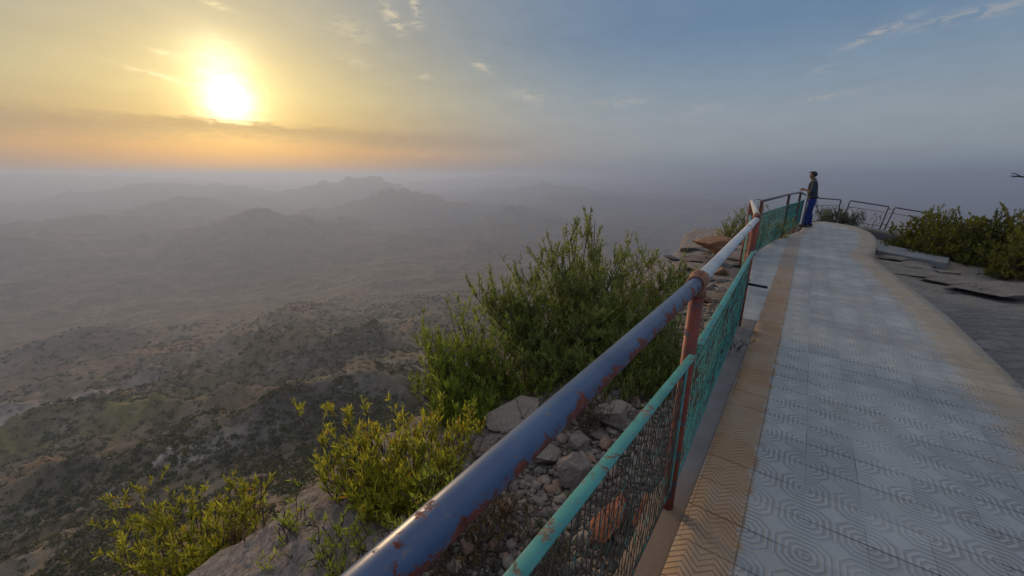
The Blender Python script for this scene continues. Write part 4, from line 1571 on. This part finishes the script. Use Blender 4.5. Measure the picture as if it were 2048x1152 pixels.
# lower left flank bush
bt = [(880, 690, 3.6, .18), (910, 660, 3.6, .18), (935, 640, 3.6, .16), (960, 680, 3.5), (900, 720, 3.4), (860, 740, 3.4, .18), (930, 740, 3.3), (985, 730, 3.3), (1010, 760, 3.2), (870, 780, 3.2, .18), (920, 790, 3.1), (970, 790, 3.1), (860, 810, 3.0, .16), (1040, 780, 3.1, .2), (900, 700, 3.5), (950, 710, 3.4), (845, 760, 3.3, .16), (850, 790, 3.2, .16), (835, 780, 3.3, .12), (1000, 800, 3.0), (1050, 810, 3.0, .16), (890, 830, 3.0, .16), (870, 720, 3.5, .14), (850, 710, 3.6, .12), (1020, 720, 3.4), (1080, 820, 2.95, .14)]
bush('bush', 'bright green bush spilling left over the cliff edge from the largest bush', (-0.1, 3.15, -1.0), tips_from(bt, 0.13, 3, 12), M['leaf_green'], shoots=10, spread=0.22, leaf=(0.045, 0.075), lw=0.17, nleaf=28, stem_r=0.01, seed=22, tintb=-0.15)
# grass-like tuft
bt = [(880, 820, 2.95, .1), (905, 800, 2.95, .1), (930, 805, 2.95, .1), (960, 800, 2.95, .1), (985, 815, 2.9, .1), (900, 850, 2.8, .1), (940, 850, 2.8, .1), (975, 860, 2.75, .1), (870, 850, 2.8, .1), (850, 830, 2.85, .1), (995, 845, 2.8, .08)]
bush('leafy_tuft', 'tuft of long narrow upright leaves below the bright green bush', tuple(at_y(930, 900, 2.75)), tips_from(bt, 0.06, 3, 13), M['leaf_green'], shoots=7, spread=0.08, leaf=(0.07, 0.12), lw=0.10, nleaf=11, stem_r=0.004,
     seed=23, basej=0.14, shoot_len=(0.06, 0.14), tintb=-0.15, upb=1.3, cat='plant')
# yellow-green shrub on the slab
bt = [(650, 835, 2.7, .03), (708, 850, 2.6, .06), (690, 840, 2.6, .04), (740, 850, 2.5, .07), (790, 830, 2.6, .08), (680, 900, 2.35, .1), (720, 890, 2.35, .1), (760, 880, 2.35, .1), (800, 870, 2.4, .1), (840, 860, 2.4, .1), (660, 930, 2.2, .08),
      (700, 940, 2.15, .1), (750, 930, 2.15, .1), (800, 920, 2.2, .1), (850, 910, 2.2, .1), (880, 890, 2.3, .1), (690, 990, 2.0, .09), (730, 970, 2.0, .1), (780, 970, 2.0, .1), (830, 960, 2.0, .1), (870, 950, 2.05, .1), (920, 920, 2.1, .08),
      (900, 870, 2.4, .09), (940, 880, 2.35, .09), (970, 870, 2.4, .09), (935, 850, 2.5, .08), (880, 840, 2.5, .08), (650, 960, 2.15, .08), (640, 900, 2.4, .07), (900, 930, 2.1, .08), (720, 1020, 1.9, .07), (790, 1010, 1.85, .07), (840, 1000, 1.9, .07)]
bush('shrub', 'bright yellow-green shrub standing on the pale rock slab left of the blue rail', tuple(at_y(800, 1080, 1.72)), tips_from(bt, 0.07, 3, 14), M['leaf_yellow'], shoots=8, spread=0.12, leaf=(0.03, 0.07), lw=0.19, nleaf=14,
     stem_r=0.007, seed=24, basej=0.03, shoot_len=(0.05, 0.14), tintb=0.12, upb=1.1)
# lower left yellow bush growing from below the edge
bt = [(235, 1010, 2.7, .12), (270, 1000, 2.7, .14), (250, 1060, 2.5, .15), (310, 1030, 2.5, .16), (350, 1000, 2.5, .14), (380, 975, 2.6, .1), (400, 1010, 2.4, .16), (430, 980, 2.5, .12), (460, 960, 2.6, .1), (480, 1010, 2.3, .14), (500, 980, 2.5, .1),
      (350, 1070, 2.2, .16), (420, 1070, 2.1, .16), (470, 1060, 2.1, .14), (300, 1100, 2.2, .16), (370, 1130, 2.0, .16), (440, 1120, 2.0, .15), (520, 1020, 2.4, .08), (330, 1150, 2.0, .16), (400, 1170, 1.9, .16), (250, 1120, 2.4, .1), (505, 1050, 2.2, .1)]
bush('shrub', 'yellow-green shrub with orange-tipped leaves hanging below the cliff edge at lower left', tuple(at_y(400, 1330, 1.7)), tips_from(bt, 0.10, 3, 15), M['leaf_yellow'], shoots=9, spread=0.17, leaf=(0.03, 0.07), lw=0.19, nleaf=22,
     stem_r=0.008, seed=25, basej=0.05, shoot_len=(0.08, 0.18), tintb=-0.02)
# small sparse seedlings on the slab and at the rail
for (px, py, Y, L0, mt, lab, nt, hh) in [
    (600, 1060, 1.75, 'tall wispy plant in the middle of the pale slab, below the yellow-green shrub', M['leaf_green'], 'plant', 9, .30),
    (690, 1140, 1.4, 'wispy plant against the blue rail at the bottom edge', M['leaf_green'], 'plant', 8, .22),
    (820, 1085, 1.45, 'leafy stems rising just left of the blue rail, below the yellow-green shrub', M['leaf_green'], 'plant', 8, .24),
    (870, 985, 1.7, 'narrow-leaved plant squeezed between the yellow-green shrub and the blue rail', M['leaf_green'], 'plant', 9, .26),
    (560, 1150, 1.55, 'sparse green seedling with broad leaves at the bottom edge, on the pale slab', M['leaf_green'], 'seedling', 7, .26),
    (650, 1110, 1.55, 'thin-stemmed plant on the pale slab beside the seedling', M['leaf_green'], 'plant', 8, .28),
    (740, 1090, 1.6, 'thin-stemmed plant between the yellow-green shrub and the blue rail', M['leaf_green'], 'plant', 8, .26),
    (500, 1100, 1.8, 'bare twiggy plant at the edge of the pale slab', M['leaf_dry'], 'plant', 9, .34)]:
    b = Vector(at_y(px, py + 40, Y))
    zb = b.z
    rg = np.random.default_rng(int(px))
    tp = [(b.x + rg.normal() * .09, b.y + rg.normal() * .07, zb + hh * rg.uniform(.6, 1.1), .05) for _ in range(nt)]
    bush('seedling' if mt == 'x' else 'plant', L0, tuple(b), tp, mt if not isinstance(mt, str) else M['leaf_green'], shoots=5, spread=.07, leaf=(.025, .055), lw=.17, nleaf=8, stem_r=.003, seed=int(px), basej=.02, shoot_len=(.03, .08), cat='plant')
# dry brown plants under the rail, behind the near mesh panel
for (px, py, Y, lab) in [(950, 1070, 1.45, 'dry reddish-brown weed under the blue rail, nearest the camera'), (1010, 1030, 1.55, 'dry brown weed on the gravel between the rail and the teal frame'), (1110, 1110, 1.35, 'green-brown weed behind the near mesh panel'),
                         (900, 1130, 1.2, 'brown weed with bare stalks at the bottom edge below the blue rail'), (1440, 690, 3.4, 'small dark green weed at the foot of the second red post'), (1180, 820, 3.0, 'dark rusty-red low shrub at the foot of the largest bush')]:
    x, yy, w_ = ray(px, py + 30)
    t = 0.4
    while t < 9 and EYE + w_ * t > gz(x * t, yy * t):
        t += 0.01
    b = Vector((x * t, yy * t, gz(x * t, yy * t)))
    rg = np.random.default_rng(int(px) + 5)
    big = px == 1180
    k = 2.2 if big else 1.0
    tp = [(b.x + rg.normal() * .12 * k, b.y + rg.normal() * .10 * k, b.z + rg.uniform(.10, .26) * (1 if not big else 0.9), .06 * k) for _ in range(16 if not big else 30)]
    bush('weed', lab, tuple(b), tp, M['leaf_dry'] if px not in (1110, 1440) else M['leaf_grey'], shoots=6, spread=.06, leaf=(.018, .04), lw=.14, nleaf=9, stem_r=.003, seed=int(px), basej=.07, shoot_len=(.02, .08), cat='weed')
# corner plant and plants seen through the mesh
bush('shrub', 'small dark shrub on the cliff edge left of the railing corner', (4.6, 8.9, -0.5), tips_from([(1480, 440, 8.9, .25), (1470, 455, 8.9, .25), (1490, 450, 8.8, .25), (1460, 465, 8.8, .2)], .15, 3, 16), M['leaf_big'], shoots=10, spread=.25, leaf=(.05, .08), lw=.2, nleaf=22, seed=31, tintb=-.2)
bush('bush', 'green bush seen through the mesh beyond the railing corner', (6.3, 10.3, -0.6), tips_from([(1545, 430, 9.8, .3), (1560, 440, 10, .3), (1530, 455, 9.5, .3), (1550, 465, 9.6, .3), (1535, 480, 9.2, .3), (1570, 450, 10.4, .3)], .2, 3, 17), M['leaf_big'], shoots=12, spread=.3, leaf=(.05, .08), lw=.2, nleaf=22, seed=32, tintb=-.1)
bush('shrub', 'low bush just outside the first mesh panel under the largest bush', (1.6, 3.0, -0.45), tips_from([(1330, 760, 3.1, .18), (1300, 790, 3.0, .18), (1350, 800, 2.9, .16), (1270, 770, 3.1, .2), (1240, 800, 3.0, .2), (1310, 830, 2.8, .12), (1335, 730, 3.2, .16), (1210, 830, 2.8, .16), (1345, 690, 3.3, .16), (1280, 820, 2.8, .16), (1255, 760, 3.1, .2), (1350, 760, 3.0, .14)], .1, 3, 18), M['leaf_big'], shoots=14, spread=.2, leaf=(.04, .07), lw=.18, nleaf=24, seed=33, tintb=-.1)
for i, (px, py, Y, lab) in enumerate([(1652, 428, 14.8, 'grey-green bush behind the first far railing panel'), (1705, 436, 15.6, 'spiky grey-green bush behind the second far railing panel'), (1678, 440, 15.8, 'small bush in the gap between the first two far railing panels')]):
    c = at_y(px, py, Y)
    rg = np.random.default_rng(60 + i)
    wd = (.5, .65, .3)[i]
    tp = [(c.x + rg.normal() * wd * .6, c.y + rg.normal() * .3, c.z + rg.uniform(-.1, .15), .22) for _ in range(16)]
    bush('bush', lab, (c.x, c.y, c.z - .75), tp, M['leaf_grey'], shoots=9, spread=.22, leaf=(.06, .10), lw=.2, nleaf=16, seed=62 + i)
# right-hand bushes
def right_bush(px, Y, wd, dp, top, base_z, n, seed, lab, mat='leaf_dark', leaf=(.045, .075)):
    rg = np.random.default_rng(seed)
    c = at_y(px, 500, Y)
    tp = []
    for k in range(n):
        a = rg.uniform(0, 2 * pi)
        r_ = math.sqrt(rg.uniform(0, 1))
        x = c.x + cos(a) * r_ * wd
        y = Y + sin(a) * r_ * dp
        zt = base_z + (top - base_z) * math.sqrt(max(0.05, 1 - r_ ** 2.4)) * rg.uniform(0.45, 1.0)
        tp.append((x, y, zt, .26))
    return bush('bush', lab, (c.x, Y, base_z), tp, M[mat], shoots=18, spread=.30, leaf=leaf, lw=.34, nleaf=30, stem_r=.014, seed=seed, basej=wd * 0.35, low=.2, shoot_len=(.08, .30))


right_bush(1850, 10.6, 1.2, 0.8, 0.62, -0.62, 60, 71, 'olive bush leftmost in the right-hand row, hiding the last far railing panel')
right_bush(1925, 9.4, 1.2, 0.9, 0.80, -0.62, 64, 72, 'dark olive bush in the middle of the right-hand row behind the pale rocks')
right_bush(2030, 8.7, 1.3, 1.0, 1.05, -0.62, 76, 73, 'tallest dark olive bush at the right edge of the picture')
right_bush(2065, 7.7, 0.9, 0.7, 0.65, -0.62, 40, 74, 'dark bush cut by the right edge, in front of the tallest one')
# sprigs poking from the tops give the row its ragged outline
# bare tree standing outside the frame with one twig reaching in
tr = empty('bare_tree', (15.2, 10.6, -0.8))
m = MB()
m.tube([(0, 0, 0), (0.1, 0, 1.0), (0.02, -.1, 2.0), (0.1, -.15, 3.0), (0.05, -.1, 4.0)], [0.14, 0.12, 0.10, 0.07, 0.03], 9)
m.build('trunk', M['deadwood'], tr, True)
tw = at_y(2021, 352, 9.2) - Vector((15.2, 10.6, -0.8))
m = MB()
m.tube([(0.02, -.1, 2.05), (-1.4, -.5, 2.3), (-2.6, -1.0, tw.z + 0.03), tuple(tw + Vector((0.45, .1, -0.02))), tuple(tw)], [0.05, 0.04, 0.028, 0.018, 0.010], 7)
m.tube([tuple(tw + Vector((0.30, .05, -.01))), tuple(tw + Vector((0.12, 0.02, 0.05))), tuple(tw + Vector((0.02, 0.02, 0.06)))], [0.012, 0.01, 0.006], 5)
m.tube([tuple(tw + Vector((0.22, .05, -.01))), tuple(tw + Vector((0.08, 0.02, -0.03)))], [0.01, 0.005], 5)
m.tube([(0.1, -.15, 3.0), (0.9, -.3, 3.6), (1.6, -.2, 4.4)], [0.06, 0.04, 0.015], 6)
m.tube([(0.05, -.1, 2.6), (0.5, .8, 3.3), (0.6, 1.4, 4.0)], [0.05, 0.035, 0.012], 6)
m.build('branches', M['deadwood'], tr, True)
tag(tr, 'bare grey tree whose twig reaches in from the right edge', 'tree')

# ------------------------------------------------------------------ the standing man
def skin_obj(name, verts, edges, radii, mat, parent, sub=2, root_i=0):
    me = bpy.data.meshes.new(name)
    me.from_pydata(verts, edges, [])
    me.materials.append(mat)
    o = bpy.data.objects.new(name, me)
    COL.objects.link(o)
    o.parent = parent
    sk = o.modifiers.new('skin', 'SKIN')
    sk.use_smooth_shade = True
    if not me.skin_vertices:
        me.skin_vertices.new(name='')
    for i, r in enumerate(radii):
        me.skin_vertices[0].data[i].radius = r if hasattr(r, '__len__') else (r, r)
        me.skin_vertices[0].data[i].use_root = (i == root_i)
    sb = o.modifiers.new('sub', 'SUBSURF')
    sb.levels = sub
    sb.render_levels = sub
    return o


def person():
    """faces local +Y; left is -X"""
    g = empty('person', (9.47, 12.24, 0.006), 0)
    face = Vector((-0.80, 0.60, 0))
    g.rotation_euler = (radians(-5.5), 0, math.atan2(face.y, face.x) - pi / 2)
    g.location.x -= 0.03
    g.location.y += 0.04
    V, E, R = [], [], []

    def add(p, r, par=None):
        V.append(p)
        R.append(r)
        if par is not None:
            E.append((par, len(V) - 1))
        return len(V) - 1
    pel = add((0, -0.02, 0.93), (0.15, 0.11))
    wa = add((0, -0.01, 1.06), (0.135, 0.10), pel)
    ch = add((0, 0.0, 1.24), (0.155, 0.115), wa)
    sh = add((0, -0.02, 1.38), (0.13, 0.09), ch)
    nk = add((0, -0.005, 1.465), 0.055, sh)
    jw = add((0, 0.035, 1.535), (0.058, 0.066), nk)
    hd = add((0, 0.030, 1.60), (0.073, 0.090), jw)
    tp = add((0, 0.018, 1.665), (0.064, 0.080), hd)
    for sgn in (-1, 1):
        s1_ = add((sgn * 0.17, -0.02, 1.37), 0.058, sh)
        el_ = add((sgn * 0.22, 0.00, 1.10), 0.042, s1_)
        md = add((sgn * 0.18, 0.085, 1.125), 0.036, el_)
        wr_ = add((sgn * 0.12, 0.165, 1.165), 0.026, md)
        pa = add((sgn * 0.09, 0.215, 1.18), (0.022, 0.034), wr_)
        kn = add((sgn * 0.07, 0.26, 1.19), (0.016, 0.034), pa)
        # four fingers and a thumb
        for f_ in range(4):
            ln = (0.030, 0.034, 0.032, 0.025)[f_]
            y0 = 0.265
            z0 = 1.165 + f_ * 0.017
            a_ = add((sgn * 0.062, y0 + 0.012, z0), 0.009, kn)
            b_ = add((sgn * 0.045, y0 + 0.012 + ln, z0), 0.008, a_)
            add((sgn * 0.022, y0 + 0.010 + ln, z0), 0.007, b_)
        a_ = add((sgn * 0.070, 0.225, 1.22), 0.010, pa)
        add((sgn * 0.045, 0.255, 1.235), 0.008, a_)
    feet = {-1: (-0.10, 0.13), 1: (0.10, 0.02)}
    for sgn in (-1, 1):
        fx, fy = feet[sgn]
        hp = add((sgn * 0.095, -0.01, 0.86), 0.088, pel)
        kn = add((sgn * 0.10, fy * 0.4 + 0.03, 0.48), 0.055, hp)
        cf = add((fx, fy * 0.8 - 0.01, 0.30), 0.052, kn)
        an = add((fx, fy - 0.02, 0.085), 0.036, cf)
        add((fx, fy + 0.12, 0.035), (0.035, 0.028), an)
    body = skin_obj('body', V, E, R, M['skin'], g)
    # nose, brow, ears as one detail mesh on the head, eyes and mouth
    m = MB()
    m.tube([(0, 0.095, 1.605), (0, 0.110, 1.580), (0, 0.115, 1.568)], [0.008, 0.013, 0.014], 8)
    m.sphere((0, 0.082, 1.525), (0.026, 0.022, 0.020), 10, 6)
    m.build('nose', M['skin'], g, True)
    for sgn in (-1, 1):
        m = MB()
        m.sphere((sgn * 0.076, 0.02, 1.585), (0.012, 0.022, 0.034), 10, 6)
        m.build('ear', M['skin'], g, True)
        m = MB()
        m.sphere((sgn * 0.030, 0.100, 1.600), (0.012, 0.009, 0.008), 8, 5)
        m.build('eye', M['hair'], g, True)
    m = MB()
    m.sphere((0, 0.098, 1.545), (0.024, 0.010, 0.006), 8, 5)
    m.build('mouth', M['shoe'], g, True)
    # hair
    m = MB()
    seg, rings = 20, 12
    Vh, Fh = [], []
    for i in range(rings + 1):
        for j in range(seg):
            a = pi * 0.72 * i / rings
            b = 2 * pi * j / seg
            x_, y_, z_ = sin(a) * cos(b), sin(a) * sin(b), cos(a)
            fr = max(0, y_)
            zz = max(z_, -0.62 + 1.25 * sstep(-0.1, 0.55, y_))
            rr_ = 1 + 0.05 * vnoise(b * 3, a * 6, 3) + 0.12 * max(0, y_) * max(0, z_)
            Vh.append((x_ * 0.084 * rr_, 0.016 + y_ * 0.100 * rr_, 1.618 + zz * 0.098 * rr_))
    for i in range(rings):
        for j in range(seg):
            k = (j + 1) % seg
            Fh.append((i * seg + j, i * seg + k, (i + 1) * seg + k, (i + 1) * seg + j))
    m.add(Vh, Fh)
    # quiff of hair over the brow
    for k in range(9):
        x_ = (k - 4) * 0.014
        m.tube([(x_, 0.06, 1.70), (x_ * 1.1, 0.105, 1.69), (x_ * 1.2, 0.125, 1.665)], [0.018, 0.018, 0.008], 6)
    m.build('hair', M['hair'], g, True)
    # shirt
    V2, E2, R2 = [], [], []

    def add2(p, r, par=None):
        V2.append(p)
        R2.append(r)
        if par is not None:
            E2.append((par, len(V2) - 1))
        return len(V2) - 1
    a0 = add2((0, -0.02, 0.82), (0.182, 0.148))
    a1_ = add2((0, -0.015, 0.95), (0.182, 0.145), a0)
    a2_ = add2((0, 0.0, 1.08), (0.172, 0.14), a1_)
    a3_ = add2((0, 0.0, 1.25), (0.185, 0.145), a2_)
    a4_ = add2((0, -0.02, 1.385), (0.14, 0.10), a3_)
    add2((0, -0.005, 1.475), (0.078, 0.078), a4_)
    for sgn in (-1, 1):
        b0 = add2((sgn * 0.175, -0.02, 1.365), 0.075, a4_)
        b1_ = add2((sgn * 0.225, -0.005, 1.22), 0.064, b0)
        b2_ = add2((sgn * 0.225, 0.0, 1.10), 0.056, b1_)
        add2((sgn * 0.185, 0.075, 1.122), 0.048, b2_)
    skin_obj('shirt', V2, E2, R2, M['shirt'], g)
    m = MB()
    th = np.linspace(0, 2 * pi, 25)
    m.tube([(0.172 * cos(t), -0.02 + 0.138 * sin(t), 0.93) for t in th], 0.016, 6, False)
    m.build('belt', M['belt'], g, True)
    m = MB()
    for sgn in (-1, 1):
        m.tube([(sgn * 0.015, 0.068, 1.43), (sgn * 0.055, 0.03, 1.475), (sgn * 0.05, -0.04, 1.49), (0, -0.065, 1.49)], [0.010, 0.014, 0.014, 0.013], 6)
    m.build('collar', M['shirt'], g, True)
    # trousers
    V3, E3, R3 = [], [], []

    def add3(p, r, par=None):
        V3.append(p)
        R3.append(r)
        if par is not None:
            E3.append((par, len(V3) - 1))
        return len(V3) - 1
    t0 = add3((0, -0.02, 1.0), (0.165, 0.125))
    t1 = add3((0, -0.025, 0.85), (0.155, 0.125), t0)
    for sgn in (-1, 1):
        fx, fy = feet[sgn]
        h1 = add3((sgn * 0.10, -0.01, 0.76), 0.102, t1)
        h2 = add3((sgn * 0.10, fy * 0.4 + 0.02, 0.48), 0.080, h1)
        h3 = add3((fx, fy * 0.8 - 0.01, 0.28), 0.076, h2)
        add3((fx, fy - 0.01, 0.075), 0.078, h3)
    skin_obj('trousers', V3, E3, R3, M['trousers'], g)
    for sgn in (-1, 1):
        fx, fy = feet[sgn]
        sh_ = empty('shoe', (0, 0, 0))
        sh_.parent = g
        m = MB()
        m.sphere((fx, fy + 0.03, 0.045), (0.046, 0.135, 0.045), 14, 8)
        m.sphere((fx, fy - 0.045, 0.065), (0.042, 0.058, 0.055), 12, 8)
        bpy.data.objects.remove(sh_)
        so_ = m.build('shoe', M['shoe'], g, True)
        m = MB()
        m.sphere((fx, fy + 0.025, 0.012), (0.050, 0.142, 0.016), 14, 6)
        m.build('sole', M['sole'], so_, True)
    tag(g, 'man in dark grey shirt and bright blue trousers leaning at the far railing, hands raised', 'person')
    # phone in his hands
    p = MB()
    p.box((0, 0, 0), (0.075, 0.15, 0.010))
    o = p.build('phone', M['phone'], None)
    o.location = g.matrix_basis @ Vector((0, 0.267, 1.196))
    o.rotation_euler = (radians(8), 0, g.rotation_euler.z)
    bevel(o, 0.003)
    tag(o, 'dark mobile phone held in both hands of the standing man', 'phone')


person()

for o in bpy.data.objects:
    if '_f' in o:
        del o['_f']
